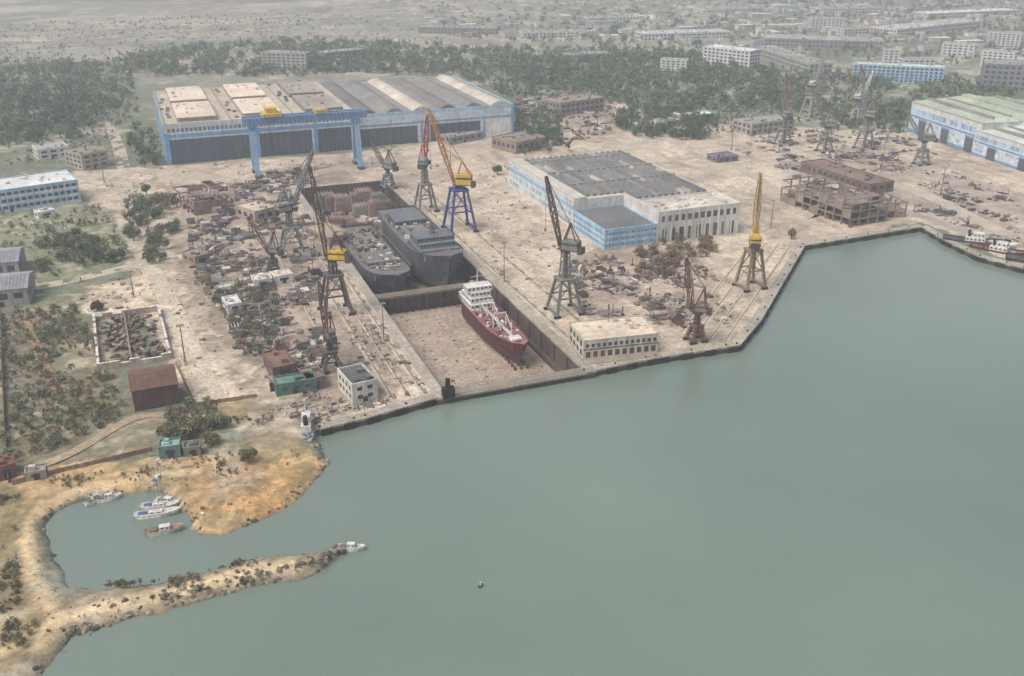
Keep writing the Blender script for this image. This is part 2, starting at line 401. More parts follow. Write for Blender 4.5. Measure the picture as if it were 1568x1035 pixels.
for i,(a0,a1) in enumerate([(3,W1*.44),(W1*.47,W1*.75),(W1*.78,W1*.965)]):
    mb.box(a0,a1,-.12,.5,0,hh*.62,DOOR)
    n=8
    for k in range(n+1):
        x=a0+(a1-a0)*k/n; mb.box(x-.25,x+.25,-.3,.5,0,hh*.62,jit(srgb(60,66,78),.2))
    mb.box(a0,a1,-.35,.5,hh*.33,hh*.345,srgb(100,106,116))
for x in (0,W1*.455,W1*.765,W1*.98): mb.box(x-.3,x+W1*.02,-.9,.5,0,hh*.78,BLUE)
mb.box(-.15,.5,.5,DP,hh*.62,hh*.72,BLUE); mb.box(-.15,.5,.5,DP,hh*.0,hh*.1,srgb(130,140,150))
wins(mb,'L',W1,DP,3,DP-3,hh*.74,hh*.95,40,1,.8,.7,srgb(130,150,178))
wins(mb,'L',W1,DP,3,DP-3,hh*.12,hh*.6,24,2,.7,.6,srgb(140,168,204))
for i in range(13): mb.box(-.6,.5,i*DP/12.5,i*DP/12.5+1.2,0,hh*1.0,LBLUE)
r0=W1
def rb(u0,u1,z0,z1,c,e=.2,mat=0): mb.box(r0+u0,r0+u1,6-e,6.5,z0,z1,c,mat)
W3=W2-W1; h2=hh*.86
rb(0,W3,h2*.62,h2*.68,BLUE); rb(0,W3,h2*.93,h2*1.02,LBLUE)
for k in range(26): rb(2+k*(W3-4)/26,2+(k+.8)*(W3-4)/26,h2*.75,h2*.9,jit(srgb(184,198,212),.12),.26,GLASS)
rb(3,W3*.38,0,h2*.56,DOOR); rb(W3*.46,W3*.78,0,h2*.56,DOOR)
for k in range(7): rb(3+k*(W3*.38-3)/7,3.5+k*(W3*.38-3)/7,0,h2*.56,srgb(60,66,76),.35)
for k in range(7): rb(W3*.46+k*W3*.32/7,W3*.46+.5+k*W3*.32/7,0,h2*.56,srgb(60,66,76),.35)
for u in (W3*.4,W3*.44,W3*.8): rb(u,u+1.6,0,h2*.72,BLUE,.6)
rb(W3-2,W3+.2,0,h2,BLUE,.6)
mb.box(W2-.3,W2+.2,6.5,DP+12,h2*.6,h2*.8,BLUE)
nb=3
for k in range(nb):
    bw=W1/nb; x0=k*bw+bw*.22; x1=k*bw+bw*.82
    col=TANR if k<2 else srgb(164,156,146,.85)
    for (y0,y1) in ((7,DP*.46),(DP*.52,DP*.95)):
        zt=hh+3.6
        mb.box(x0,x1,y0,y1,hh,zt,srgb(196,178,156,.8) if k<2 else srgb(120,114,108),PAINT,jit(col,.06),ROOF)
        mb.box(x0-.05,x0+.2,y0+2,y1-2,hh+1,zt-.8,srgb(120,120,120),GLASS)
        mb.box(x0+2,x1-2,y0-.06,y0+.2,hh+1,zt-.8,srgb(130,120,110),GLASS)
        for j in range(10): mb.obox(random.uniform(x0+2,x1-2),random.uniform(y0+2,y1-2),zt,random.uniform(1,3),random.uniform(1,2),random.uniform(.5,1.2),0,jit(col,.3))
    mb.box(k*bw+.2,k*bw+1.2,0,DP,hh,hh+1.2,srgb(188,172,152,.8))
    for j in range(7): mb.obox(k*bw+bw*random.uniform(.05,.16),random.uniform(5,DP-5),hh,3,2,1.6,0,jit(srgb(140,130,120),.3))
for k in range(6):
    bw=W3/6; x0=W1+k*bw+bw*.15; x1=W1+k*bw+bw*.85
    col=(srgb(116,113,110),srgb(200,188,174,.9),srgb(128,125,122))[(k*2)%3]
    y0=10
    while y0<DP+6:
        y1=min(DP+8,y0+random.uniform(14,40)); xm=(x0+x1)/2
        mb.hexa([(x0,y0,h2),(x1,y0,h2),(x1,y1,h2),(x0,y1,h2)],[(xm-2,y0,h2+3),(xm+2,y0,h2+3),(xm+2,y1,h2+3),(xm-2,y1,h2+3)],jit(col,.09),ROOF)
        y0=y1+.1
parapet(mb,W1+.3,W2,6,DP+12,h2,.9,.5,LBLUE)
mb.build('ship_assembly_hall',(A[0],A[1],LAND),ang)

A,ang,_=frameAB((925,383),(1130,358)); ang=TH
Wm=loc_u(1130,357); hb=hgt(1130,358,313)
x,y=G(785,284); Dm=-(x-A[0])*math.sin(ang)+(y-A[1])*math.cos(ang)
mb=MB(); o=Wm*.38; od=44; ho=hb*.62
CW=srgb(222,219,212,.92)
mb.box(o,Wm,0,Dm,-1,hb,CW,PAINT,srgb(198,188,176,.88),ROOF)
mb.box(0,o,od,Dm,-1,hb,CW,PAINT,srgb(196,190,180,.88),ROOF)
mb.box(0,o,0,od,-1,ho,LBLUE,PAINT,srgb(106,105,105),ROOF); parapet(mb,0,o-.2,0,od-.2,ho,.9,.5,LBLUE)
wins(mb,'F',Wm,Dm,.5,o-.5,.8,ho-.4,16,3,.75,.5,srgb(126,150,174)); wins(mb,'L',Wm,Dm,.5,od-.5,.8,ho-.4,14,3,.75,.5,srgb(126,150,174))
for j in range(3):
    z=j*ho/3; mb.box(-.04,o,-.04,od,z+.1,z+ho*.07,srgb(200,214,222,.9))
wins(mb,'L',Wm,Dm,od+2,Dm-2,hb*.1,hb*.62,int((Dm-od)/6),2,.8,.6,srgb(166,188,206)); 
mb.box(-.12,.4,od,Dm,hb*.66,hb*.8,srgb(164,198,224,.88)); wins(mb,'L',Wm,Dm,od+2,Dm-2,hb*.82,hb*.96,int((Dm-od)/4),1,.7,.7,srgb(170,188,204))
wins(mb,'F',Wm,Dm,o+2,Wm-2,hb*.62,hb*.95,12,1,.62,.6,srgb(90,90,94)); wins(mb,'F',Wm,Dm,o+2,Wm-2,hb*.0,hb*.5,9,1,.5,.85,srgb(98,90,86))
for k in range(13): mb.box(o+k*(Wm-o)/12.3,o+k*(Wm-o)/12.3+.8,-.4,.4,0,hb,jit(CW,.06))
wins(mb,'R',Wm,Dm,2,Dm-2,hb*.5,hb*.95,22,1,.6,.6,srgb(90,90,96))
zr=hb
nst=17
for i in range(nst):
    xa=10+(Wm-13)*i/nst; xb=10+(Wm-13)*(i+.84)/nst; xm=(xa+xb)/2
    ys_=32 if xa>o else od+4
    sc_=random.uniform(.88,1.12); y0=ys_
    while y0<Dm-5:
        y1=min(Dm-4,y0+random.uniform(9,24))
        cc=jit(srgb(118,117,115,.9) if random.random()<.88 else srgb(164,158,150,.88),.1); cc=tuple(q*sc_ for q in cc)
        mb.hexa([(xa,y0,zr),(xb,y0,zr),(xb,y1,zr),(xa,y1,zr)],[(xm-.4,y0+.02,zr+1.5),(xm+.4,y0+.02,zr+1.5),(xm+.4,y1-.02,zr+1.5),(xm-.4,y1-.02,zr+1.5)],cc,ROOF)
        y0=y1+.15
for yy in (od+30,od+62,od+95):
    if yy<Dm-8: mb.box(10,Wm-3,yy,yy+.8,zr+.2,zr+1.7,srgb(168,162,154,.85),ROOF)
mb.box(.3,9,od,Dm,zr,zr+1.0,srgb(214,206,194,.88),PAINT)
parapet(mb,o,Wm,0,29,hb,.9,.5,CW)
for k in range(24): mb.obox(random.uniform(o+4,Wm-4),random.uniform(3,26),hb,2.5,2,1.2,0,jit(CW,.3))
mb.build('fabrication_workshop',(A[0],A[1],LAND),ang)

def bighall(name,a,b_,dep,h,roofc,trim,g=4,nd=3):
    A,ang,w=frameAB(a,b_); mb=MB()
    mb.box(0,w,0,dep,-1,h,WHITE,PAINT,roofc,ROOF)
    y0,y1=-.8,dep+.8
    mb.hexa([(-.8,y0,h),(w+.8,y0,h),(w+.8,y1,h),(-.8,y1,h)],[(4,dep*.5-1,h+g),(w-4,dep*.5-1,h+g),(w-4,dep*.5+1,h+g),(4,dep*.5+1,h+g)],roofc,ROOF)
    for q in range(5): mb.box(6,w-6,dep*(.14+.17*q)-1,dep*(.14+.17*q)+1,h,h+g*.5+1.6,jit(srgb(160,160,150,.8),.15),ROOF)
    mb.box(6,w-6,dep*.5-4,dep*.5+4,h+g*.6,h+g+2,jit(roofc,.1),ROOF)
    mb.box(-.1,w+.1,-.12,.4,h*.84,h*.99,WHITE); mb.box(-.1,w+.1,-.14,.4,h*.52,h*.58,trim); mb.box(-.1,w+.1,-.14,.4,0,h*.1,trim)
    wins(mb,'F',w,dep,1,w-1,h*.62,h*.82,int(w/5),1,.85,.8,srgb(156,186,212)); wins(mb,'F',w,dep,1,w-1,h*.14,h*.5,int(w/6),2,.8,.65,srgb(176,200,220))
    wins(mb,'L',w,dep,1,dep-1,h*.2,h*.82,int(dep/6),3,.7,.6,srgb(156,186,212))
    mb.box(-.12,.4,0,dep,h*.86,h*.98,trim)
    for k in range(nd):
        x=w*(k+.6)/nd; mb.box(x-5,x+5,-.3,.5,0,h*.45,srgb(96,100,106)); mb.box(x-5.6,x+5.6,-.24,.5,h*.45,h*.5,trim)
    return mb.build(name,(A[0],A[1],LAND),ang)
bighall('workshop_hall',(1390,200),(1496,238),95,26,srgb(178,186,166,.88),BLUE)
bighall('workshop_hall',(1488,236),(1640,288),80,20,srgb(204,208,200,.88),BLUE,3)
block('office_building',(1303,124),(1443,131),18,hgt(1303,124,98),srgb(200,218,230,.9),srgb(206,210,210,.85),5,5,BLUE,.7,.5)
block('office_building',(-60,337),(125,309),34,hgt(125,309,276),LBLUE,srgb(212,212,208,.9),3,4,WHITE,.7,.45)
block('storage_shed',(-30,430),(32,424),26,9,srgb(176,174,170,.8),srgb(156,156,162,.85),1,6,gable=3)
block('storage_shed',(-30,474),(46,466),26,9,srgb(176,168,158,.8),srgb(152,154,158,.85),1,6,gable=3)
block('rusty_shed',(207,630),(276,618),20,9,srgb(98,74,64,.9),srgb(112,84,72,.9),1,6,gable=2.5,win=False)
block('pump_house',(541,620),(579,611),17,8.5,srgb(216,210,198,.9),srgb(92,90,90),2,4,fx=.5,fz=.45)
block('green_container_shed',(424,608),(486,598),8,5,srgb(98,130,114,.85),srgb(116,144,130,.85),1,5,fx=.5,fz=.4)
A,ang,w=frameAB((893,552),(1007,540)); 
mb=MB(); dq=22; hq=9
mb.box(0,w,0,dq,.4,hq,srgb(212,202,184,.9),PAINT,srgb(214,198,176,.88),ROOF); mb.box(3,w-3,-4.2,0,-6,-.05,srgb(50,44,40)); 
mb.box(-.5,w+.5,-4.5,dq,-.04,.38,srgb(170,158,140,.8)); parapet(mb,0,w,0,dq,hq,.6,.4,srgb(206,196,178,.85))
mb.box(-.05,w+.05,-.1,.3,hq*.52,hq*.6,srgb(120,108,96)); wins(mb,'F',w,dq,.5,w-.5,hq*.56,hq*.95,13,1,.6,.5); wins(mb,'F',w,dq,.5,w-.5,.6,hq*.5,10,1,.6,.7,srgb(84,74,66)); wins(mb,'L',w,dq,1,dq-1,.6,hq,4,2)
for k in range(14): mb.obox(random.uniform(3,w-3),random.uniform(3,dq-3),hq,random.uniform(.8,2.5),random.uniform(.8,2),random.uniform(.4,1.4),0,jit(TANR,.3))
mb.build('quay_office',(A[0],A[1],LAND),ang)
BW=srgb(222,221,218,.9); BG=srgb(160,158,154,.85)
for nm,a,b_,dep,h,wc,rc,fl in [
 ('apartment_block',(1075,98),(1146,107),25,22,BW,BW,5),('factory_building',(1150,84),(1238,114),30,12,srgb(182,180,176,.85),BG,2),
 ('factory_building',(1168,72),(1352,78),60,12,BG,srgb(174,168,160,.85),2),('factory_building',(985,64),(1118,60),40,11,BW,srgb(200,198,194,.85),2),
 ('factory_building',(1372,58),(1500,44),50,12,BW,srgb(196,192,186,.85),2),('office_building',(1500,138),(1640,146),40,28,srgb(150,150,150,.8),BG,5),
 ('apartment_block',(402,106),(470,108),20,20,srgb(190,184,174,.8),BG,5),('factory_building',(640,52),(760,54),40,10,BG,srgb(166,160,154,.8),2),
 ('warehouse',(60,246),(108,240),22,8,BW,srgb(176,172,166,.8),2),('warehouse',(128,262),(168,254),26,12,srgb(190,178,160,.8),srgb(150,140,128,.8),3),
 ('apartment_block',(1440,85),(1490,88),20,16,BW,BG,4),('warehouse',(870,96),(935,92),25,9,srgb(196,188,176,.8),BG,2),
 ('apartment_block',(1380,112),(1430,112),18,16,BW,BG,4),('apartment_block',(1500,100),(1550,104),20,18,BW,BG,5),('warehouse',(800,60),(880,58),30,9,BW,BG,2),
 ('apartment_block',(1010,112),(1050,114),16,16,BW,BG,5),('apartment_block',(1350,98),(1376,99),14,18,BW,BG,5),
 ('apartment_block',(1240,48),(1290,48),18,20,BW,BG,6),('apartment_block',(1510,72),(1560,74),18,20,BW,BG,6),
 ('factory_building',(1420,30),(1560,24),40,10,BW,BW,2),('factory_building',(900,36),(980,34),30,9,BW,BG,2),('apartment_block',(1290,62),(1330,60),20,16,BW,BG,4),
 ('factory_building',(500,96),(560,90),25,12,BG,srgb(170,166,160,.8),3),('warehouse',(1255,22),(1350,20),40,10,BW,BG,2),('warehouse',(1080,24),(1180,20),40,10,BW,BG,2),
 ('storage_shed',(790,236),(838,226),30,9,srgb(150,132,120),srgb(134,122,114),1),('storage_shed',(690,222),(740,213),20,6,BG,BG,1),
 ('warehouse',(858,178),(925,168),30,12,srgb(170,158,144,.8),srgb(140,128,118),2),('warehouse',(1150,208),(1215,200),26,10,srgb(180,172,162,.85),BG,2),
 ('storage_shed',(1225,262),(1330,298),22,7,srgb(134,112,100,.9),srgb(132,112,102,.9),1),('storage_shed',(1040,190),(1095,186),18,7,srgb(186,180,170,.85),BW,1),
 ('site_hut',(390,442),(418,438),9,4,WHITE,srgb(220,210,200,.9),1),('site_hut',(422,436),(450,431),9,4,WHITE,srgb(222,208,190,.9),1),
 ('site_hut',(60,336),(86,331),8,4,WHITE,WHITE,1),('storage_shed',(392,344),(424,336),22,8,srgb(196,176,158,.8),srgb(208,190,170,.85),1),
 ('storage_shed',(420,585),(455,578),18,6,srgb(112,88,78),srgb(124,98,88),1),('storage_shed',(505,378),(540,370),30,5,srgb(160,144,130),srgb(178,160,142,.8),1),
 ('storage_shed',(470,600),(500,594),12,5,srgb(120,106,98),srgb(134,120,108),1),('storage_shed',(350,480),(372,476),12,4,BW,BW,1),('storage_shed',(300,408),(322,402),14,5,srgb(150,134,120),srgb(150,140,130),1),
 ('storage_shed',(1098,250),(1130,246),14,4,srgb(124,118,130),srgb(120,114,126),1),('storage_shed',(1010,196),(1040,192),14,5,BW,BG,1),
 ('site_hut',(40,738),(72,733),5,3,srgb(170,160,150,.8),srgb(190,184,176,.8),1),('site_hut',(-5,738),(28,730),8,5,srgb(122,88,80),srgb(128,92,84),1),
 ('site_hut',(245,704),(278,700),6,4.5,srgb(112,146,140,.8),srgb(174,200,194,.8),1),('site_hut',(282,700),(308,697),5,3.2,srgb(150,140,130,.8),srgb(130,130,134,.8),1)]:
    block(nm,a,b_,dep,h,wc,rc,fl,6)

A,ang,w=frameAB((150,568),(264,550)); mb=MB()
x,y=G(127,492); dpt=-(x-A[0])*math.sin(ang)+(y-A[1])*math.cos(ang)
t=1.1
for (x0,x1,y0,y1) in ((0,w,0,t),(0,w,dpt-t,dpt),(0,t,t,dpt-t),(w-t,w,t,dpt-t)):
    horiz=(x1-x0)>(y1-y0); L=(x1-x0) if horiz else (y1-y0); n=int(L/4)
    for i in range(n):
        hz=3.2+random.choice([0,0,0,.5,-1.2])
        if horiz: mb.box(x0+L*i/n,x0+L*(i+1)/n-.01,y0,y1,-.5,hz,jit(srgb(204,184,168,.85),.12),STONE,srgb(236,230,220,.9))
        else: mb.box(x0,x1,y0+L*i/n,y0+L*(i+1)/n-.01,-.5,hz,jit(srgb(204,184,168,.85),.12),STONE,srgb(236,230,220,.9))
mb.box(w*.45,w*.47,t,dpt-t,-.5,2.6,srgb(170,150,134,.8),STONE)
for i in range(140): mb.obox(random.uniform(3,w-3),random.uniform(3,dpt-3),0,random.uniform(1,4),random.uniform(.5,2.5),random.uniform(.4,2.2),random.uniform(0,3),jit(random.choice([srgb(106,88,80),srgb(80,72,68),srgb(150,134,120),srgb(124,104,92)]),.2),tilt=random.uniform(-.3,.3))
mb.build('ruined_building',(A[0],A[1],LAND),ang)

def frame_ruin(name,a,b_,dep,fl,fh,bay=7,c0=srgb(160,146,136,.85)):
    A,ang,w=frameAB(a,b_); mb=MB(); nx_=max(2,int(w/bay)); ny_=max(2,int(dep/bay))
    for j in range(nx_+1):
        for k in range(ny_+1):
            hh_=fl*fh if random.random()<.6 else (fl-1)*fh
            mb.box(j*w/nx_-.4,j*w/nx_+.4,k*dep/ny_-.4,k*dep/ny_+.4,-.5,hh_,jit(c0,.15),STONE)
    for f in range(1,fl+1):
        for j in range(nx_):
            for k in range(ny_):
                if random.random()<(.75 if f<fl else .3):
                    mb.box(j*w/nx_+.42,(j+1)*w/nx_-.42,k*dep/ny_+.42,(k+1)*dep/ny_-.42,f*fh-.5,f*fh-.1,jit(srgb(148,132,122,.85),.25),STONE)
            for k in (0,ny_):
                if random.random()<.8: mb.box(j*w/nx_+.41,(j+1)*w/nx_-.41,k*dep/ny_-.3,k*dep/ny_+.3,f*fh-.9,f*fh,jit(c0,.15),STONE)
                if random.random()<.35: mb.box(j*w/nx_+.41,(j+1)*w/nx_-.41,k*dep/ny_-.2,k*dep/ny_+.2,f*fh-fh+.1,f*fh-.92,jit(c0,.2),STONE)
        for k in range(ny_):
            for j in (0,nx_): mb.box(j*w/nx_-.3,j*w/nx_+.3,k*dep/ny_+.41,(k+1)*dep/ny_-.41,f*fh-.9,f*fh,jit(c0,.15),STONE)
    for i in range(int(w*dep/30)): mb.obox(random.uniform(0,w),random.uniform(0,dep),0,random.uniform(1,4),random.uniform(1,3),random.uniform(.5,3),random.uniform(0,3),jit(srgb(124,106,96),.3))
    mb.build(name,(A[0],A[1],LAND),ang)
frame_ruin('concrete_frame_ruin',(1195,308),(1300,348),30,3,5)
frame_ruin('concrete_frame_ruin',(1302,338),(1385,332),26,2,5)
frame_ruin('concrete_frame_ruin',(300,330),(348,322),45,2,4.5,7,srgb(150,128,116))

# ---------------------------------------------------------------- cranes
def crane(name,px,py,a,ph,th,jl,je,az,cl,cb,cj,rot=TH,house=(7,5,4.2),solid=False,jt=.45,roof=None):
    x,y=G(px,py); mb=MB(); at_=a*.5
    for sx in (-1,1):
        for sy in (-1,1):
            mb.beam((sx*a,sy*a,1.2),(sx*at_,sy*at_,ph),1.3,cl,w2=1.1)
            mb.box(sx*a-1.6,sx*a+1.6,sy*a-.7,sy*a+.7,0,1.3,srgb(60,56,54))
        mb.beam((sx*a,-a,1.8),(sx*a,a,1.8),.9,cl)
        mb.beam((sx*a*.78,-a*.78,ph*.45),(sx*a*.78,a*.78,ph*.45),.6,cl); 
    for sy in (-1,1):
        mb.beam((-a*.75,sy*a*.75,ph*.5),(a*.75,sy*a*.75,ph*.5),.7,cl)
        mb.beam((-a*.75,sy*a*.75,ph*.5),(at_,sy*at_,ph),.4,cl); mb.beam((a*.75,sy*a*.75,ph*.5),(-at_,sy*at_,ph),.4,cl)
    mb.box(-at_-1,at_+1,-at_-1,at_+1,ph-.6,ph+.4,cl)
    if solid: mb.cyl((0,0,ph),(0,0,ph+th),2.0,1.7,cl,12)
    else:
        mb.lattice((0,0,ph),(0,0,ph+th),at_*1.3,at_*.9,max(2,int(th/3)),.45,cl)
        mb.cyl((0,0,ph),(0,0,ph+th),.7,.7,cl,8)
    z=ph+th; ca,sa=math.cos(az),math.sin(az)
    def R(p): return (p[0]*ca-p[1]*sa,p[0]*sa+p[1]*ca,p[2])
    hl,hw,hhh=house
    def rbox(x0,x1,y0,y1,z0,z1,c,top=None):
        mb.hexa([R((x0,y0,z0)),R((x1,y0,z0)),R((x1,y1,z0)),R((x0,y1,z0))],[R((x0,y0,z1)),R((x1,y0,z1)),R((x1,y1,z1)),R((x0,y1,z1))],c,PAINT,top)
    mb.cyl((0,0,z-.3),(0,0,z+.8),2.6,2.6,srgb(70,66,64),14)
    rbox(-hl,3.2,-hw/2-.4,hw/2+.4,z+.8,z+1.3,srgb(90,84,80))
    rbox(-hl,1.2,-hw/2,hw/2,z+1.3,z+1.3+hhh,cb,roof)
    rbox(-hl-.05,1.25,-hw/2-.05,hw/2+.05,z+1.3+hhh*.55,z+1.3+hhh*.72,srgb(60,62,66))
    rbox(1.6,4,-hw/2-1.2,-hw/2+1.2,z+.2,z+3,cb); rbox(1.55,4.08,-hw/2-1.28,-hw/2+1.28,z+1.3,z+2.4,srgb(50,56,64))
    rbox(-hl-2.2,-hl-.02,-hw/2+.2,hw/2-.2,z-.4,z+2.6,srgb(84,78,74))
    top=(-2.2,0,z+1.3+hhh+8)
    for s in (-1,1):
        mb.beam(R((2.2,s*1.6,z+1.3)),R((top[0],s*.5,top[2])),.6,cj); mb.beam(R((-hl+.8,s*1.8,z+1.3+hhh)),R((top[0],s*.5,top[2])),.5,cj)
    mb.beam(R((top[0],-1,top[2])),R((top[0],1,top[2])),.8,cj)
    p=(2.8,0,z+1.8); q=(2.8+jl*math.cos(je),0,z+1.8+jl*math.sin(je))
    nn=max(5,int(jl/3.2)); 
    m1=tuple(p[i]+(q[i]-p[i])*.5 for i in range(3))
    mb.lattice(R(p),R(m1),1.4,2.4,nn//2,jt,cj); mb.lattice(R(m1),R(q),2.4,.9,nn//2,jt,jit(cj,.1))
    for s in (-.5,.5):
        mb.beam(R((top[0],s,top[2])),R((q[0],s*.6,q[2])),.14,srgb(50,46,44))
        mb.beam(R((top[0],s,top[2])),R((m1[0],s,m1[2])),.18,cj)
    mb.beam(R(q),R((q[0],0,max(z*.45,q[2]-jl*.75))),.12,srgb(40,38,36)); zz=max(z*.45,q[2]-jl*.75); rbox(q[0]-.5,q[0]+.5,-.4,.4,zz-1.4,zz,srgb(150,120,50))
    mb.beam((at_,-at_-.8,ph),(a,-a-.8,1.5),.5,srgb(110,104,98)); 
    return mb.build(name,(x,y,LAND),rot)
GC=srgb(150,149,144,.82); GD=srgb(96,90,86); YEL=srgb(224,184,64,.88); BLU=srgb(54,80,156,.85); RED=srgb(176,84,68,.8); BRN=srgb(108,86,78); ORG=srgb(212,152,80,.8)
R_=math.radians
crane('portal_crane',448,388,6,16,9,34,R_(62),R_(20),GC,srgb(160,160,152,.8),GC)
crane('portal_crane',515,478,6.5,20,7,44,R_(84),R_(150),GD,YEL,BRN,roof=YEL)
crane('portal_crane',704,352,8,26,2,46,R_(72),R_(150),BLU,YEL,ORG,solid=True,house=(8,6,6),roof=YEL)
crane('portal_crane',652,322,6,18,12,30,R_(70),R_(60),GC,srgb(156,164,170,.85),RED)
crane('portal_crane',864,478,6.5,18,14,34,R_(76),R_(130),srgb(134,136,126,.8),srgb(144,144,136,.8),BRN)
crane('portal_crane',1148,440,5.5,21,3,34,R_(86),R_(60),srgb(160,148,118,.8),YEL,srgb(206,168,108,.8),roof=YEL,jt=.36)
crane('portal_crane',1240,182,7,20,10,42,R_(60),R_(30),srgb(176,176,172,.85),BW,srgb(170,170,166,.85),jt=.6)
crane('portal_crane',1322,228,5.5,16,10,40,R_(76),R_(110),srgb(140,138,134),GC,srgb(140,136,132),jt=.5)
crane('portal_crane',1198,222,5,14,9,36,R_(82),R_(80),GC,GC,srgb(150,130,114,.8),jt=.5)
crane('portal_crane',1410,252,4,12,6,26,R_(55),R_(160),srgb(140,138,134),GC,srgb(140,142,142),jt=.45)
crane('portal_crane',1312,190,5,14,8,26,R_(60),R_(20),srgb(190,190,188,.85),BW,BW,jt=.5)
crane('portal_crane',1262,232,4.5,12,8,28,R_(70),R_(140),srgb(144,138,132),GC,srgb(130,112,102),jt=.45)
crane('portal_crane',595,288,4,10,4,20,R_(50),R_(120),GC,GC,BRN)
crane('portal_crane',420,420,3,8,4,20,R_(60),R_(140),GD,GC,BRN,jt=.35,house=(4,3,3))
crane('portal_crane',508,566,3.5,9,6,22,R_(80),R_(100),GD,srgb(130,112,100),BRN,jt=.35,house=(4,3,3))
crane('portal_crane',1065,522,3,8,6,24,R_(80),R_(140),BRN,srgb(140,122,108),BRN,jt=.3,house=(4,3,3))
A,ang,w=frameAB((393,268),(543,250)); hg=hgt(393,268,192); mb=MB(); ang=TH
for x in (0,w):
    for s in (-1,1):
        mb.beam((x,s*9,1.5),(x,s*3.5,hg),3.0,srgb(156,186,220,.85),w2=3.6); mb.box(x-2,x+2,s*9-4,s*9+4,0,1.8,srgb(80,80,84))
    mb.beam((x,-9,4),(x,9,4),1.6,BLUE); mb.box(x-2.6,x+2.6,-6,6,hg-3,hg+1,srgb(114,148,198,.8))
for s in (-1,1):
    mb.box(-6,w+8,s*4-1.4,s*4+1.4,hg+1,hg+6.0,srgb(122,152,192,.85))
    for i in range(30):
        xx=-5+i*(w+12)/30; mb.box(xx,xx+.4,s*4-1.5,s*4+1.5,hg+1.2,hg+5.8,srgb(86,110,150))
    for i in range(30): xx=-5+i*(w+12)/30; mb.beam((xx,s*4,hg+6.0),(xx,s*4,hg+7.1),.15,WHITE)
mb.box(w*.1,w*.1+14,-7,7,hg+6.1,hg+8.5,srgb(214,188,104,.85)); mb.box(w*.1+3,w*.1+11,-4,4,hg+8.5,hg+12,YEL); mb.box(w*.6,w*.6+9,-6,6,hg+6.1,hg+9,srgb(204,184,124,.8))
for s in (-3,3): mb.beam((w*.1+5,s,hg+6),(w*.1+5,s,hg*.45),.2,srgb(50,48,46))
mb.build('gantry_crane',(A[0],A[1],LAND),ang)

# ---------------------------------------------------------------- ships
def hull(mb,L,B,D,colb,cola,deck,rake=5,sheer=1.5,stern=.78,N_=26,split=.45,bulw=1.0,bs=.62,bp=2.3,ws=.55,wp=1.8):
    rings=[]
    for i in range(N_+1):
        t=i/N_
        bd=B/2*(stern+(1-stern)*min(1,t/.2)); 
        if t>bs: bd*=max(.02,math.sqrt(max(0,1-((t-bs)/(1-bs))**bp)))
        bw=B/2*min(1,.25+t/.16*.75)
        if t>ws: bw*=max(.01,1-((t-ws)/(1-ws))**wp)
        bb=bw*.82*(min(1,.1+t/.22))
        zk=max(0,(.10-t)/.10)*D*.3
        dz=D+sheer*max(0,(t-.55)/.45)**2*1.6+sheer*.3*max(0,(.2-t)/.2)
        r=[]
        for (h_,z) in ((0.02,zk),(bb,zk+.02*D),(bb+(bw-bb)*.8,zk+.16*(D-zk)),(bw,split*D),(bw+(bd-bw)*.55,D*.75),(bd,dz),(bd*1.01,dz+bulw)):
            z=max(z,zk); xx=t*L+rake*max(0,(t-.5)/.5)**2*(z/D)-rake
            r.append((xx,h_,z))
        rings.append(r)
    for i in range(N_):
        for k in range(6):
            a,b_,c,d=rings[i][k],rings[i+1][k],rings[i+1][k+1],rings[i][k+1]
            col=colb if k<3 else cola
            f=lambda p,s:(p[0],s*p[1],p[2])
            mb.poly([f(a,-1),f(b_,-1),f(c,-1),f(d,-1)],jit(col,.08)); mb.poly([f(d,1),f(c,1),f(b_,1),f(a,1)],jit(col,.08))
        a,b_=rings[i][5],rings[i+1][5]
        mb.poly([(a[0],-a[1],a[2]-.02),(b_[0],-b_[1],b_[2]-.02),(b_[0],b_[1],b_[2]-.02),(a[0],a[1],a[2]-.02)],jit(deck,.1))
    r=rings[0]
    mb.poly([(p[0],-p[1],p[2]) for p in r]+[(p[0],p[1],p[2]) for p in reversed(r)],cola)
    return rings
def house(mb,x0,x1,hw,z0,z1,col,n=None):
    mb.box(x0,x1,-hw,hw,z0,z1,col)
    n=n or max(2,int((x1-x0)/2))
    for s in (-1,1):
        for i in range(n):
            a=x0+(x1-x0)*(i+.3)/n; b_=x0+(x1-x0)*(i+.7)/n
            mb.box(a,b_,min(s*hw,s*hw+s*.06),max(s*hw,s*hw+s*.06),z0+(z1-z0)*.45,z0+(z1-z0)*.8,srgb(40,44,50),GLASS)
    m_=max(3,int(hw))
    for i in range(m_):
        a=-hw+2*hw*(i+.25)/m_; b_=-hw+2*hw*(i+.75)/m_
        mb.box(x1,x1+.06,a,b_,z0+(z1-z0)*.45,z0+(z1-z0)*.8,srgb(40,44,50),GLASS)
def dock_blocks(mb,L,z):
    for i in range(int(L/4)):
        for y in (-3,0,3): mb.box(4+i*4-.6,4+i*4+.6,y-.5,y+.5,z,0.02 if y==0 else .3,srgb(110,90,70))
mb=MB(); L=74; WS=srgb(230,226,220,.9)
hull(mb,L,15,8.5,srgb(92,64,62,.85),srgb(106,52,54,.85),srgb(158,112,106,.85),4,2.0)
dock_blocks(mb,L,-1.6)
house(mb,2,20,6.2,8.5,11.3,WS); house(mb,3,18,5.6,11.3,14,WS); house(mb,6,17,5.2,14,16.7,WS); house(mb,9,16,6.6,16.7,19.2,WS)
mb.box(-1,1.9,-6,6,11.3,11.6,WS)
mb.cyl((5,0,14),(4.4,0,20),1.6,1.4,srgb(220,210,200,.8),12); mb.cyl((4.45,0,19),(4.38,0,20.3),1.5,1.5,srgb(60,40,40),12)
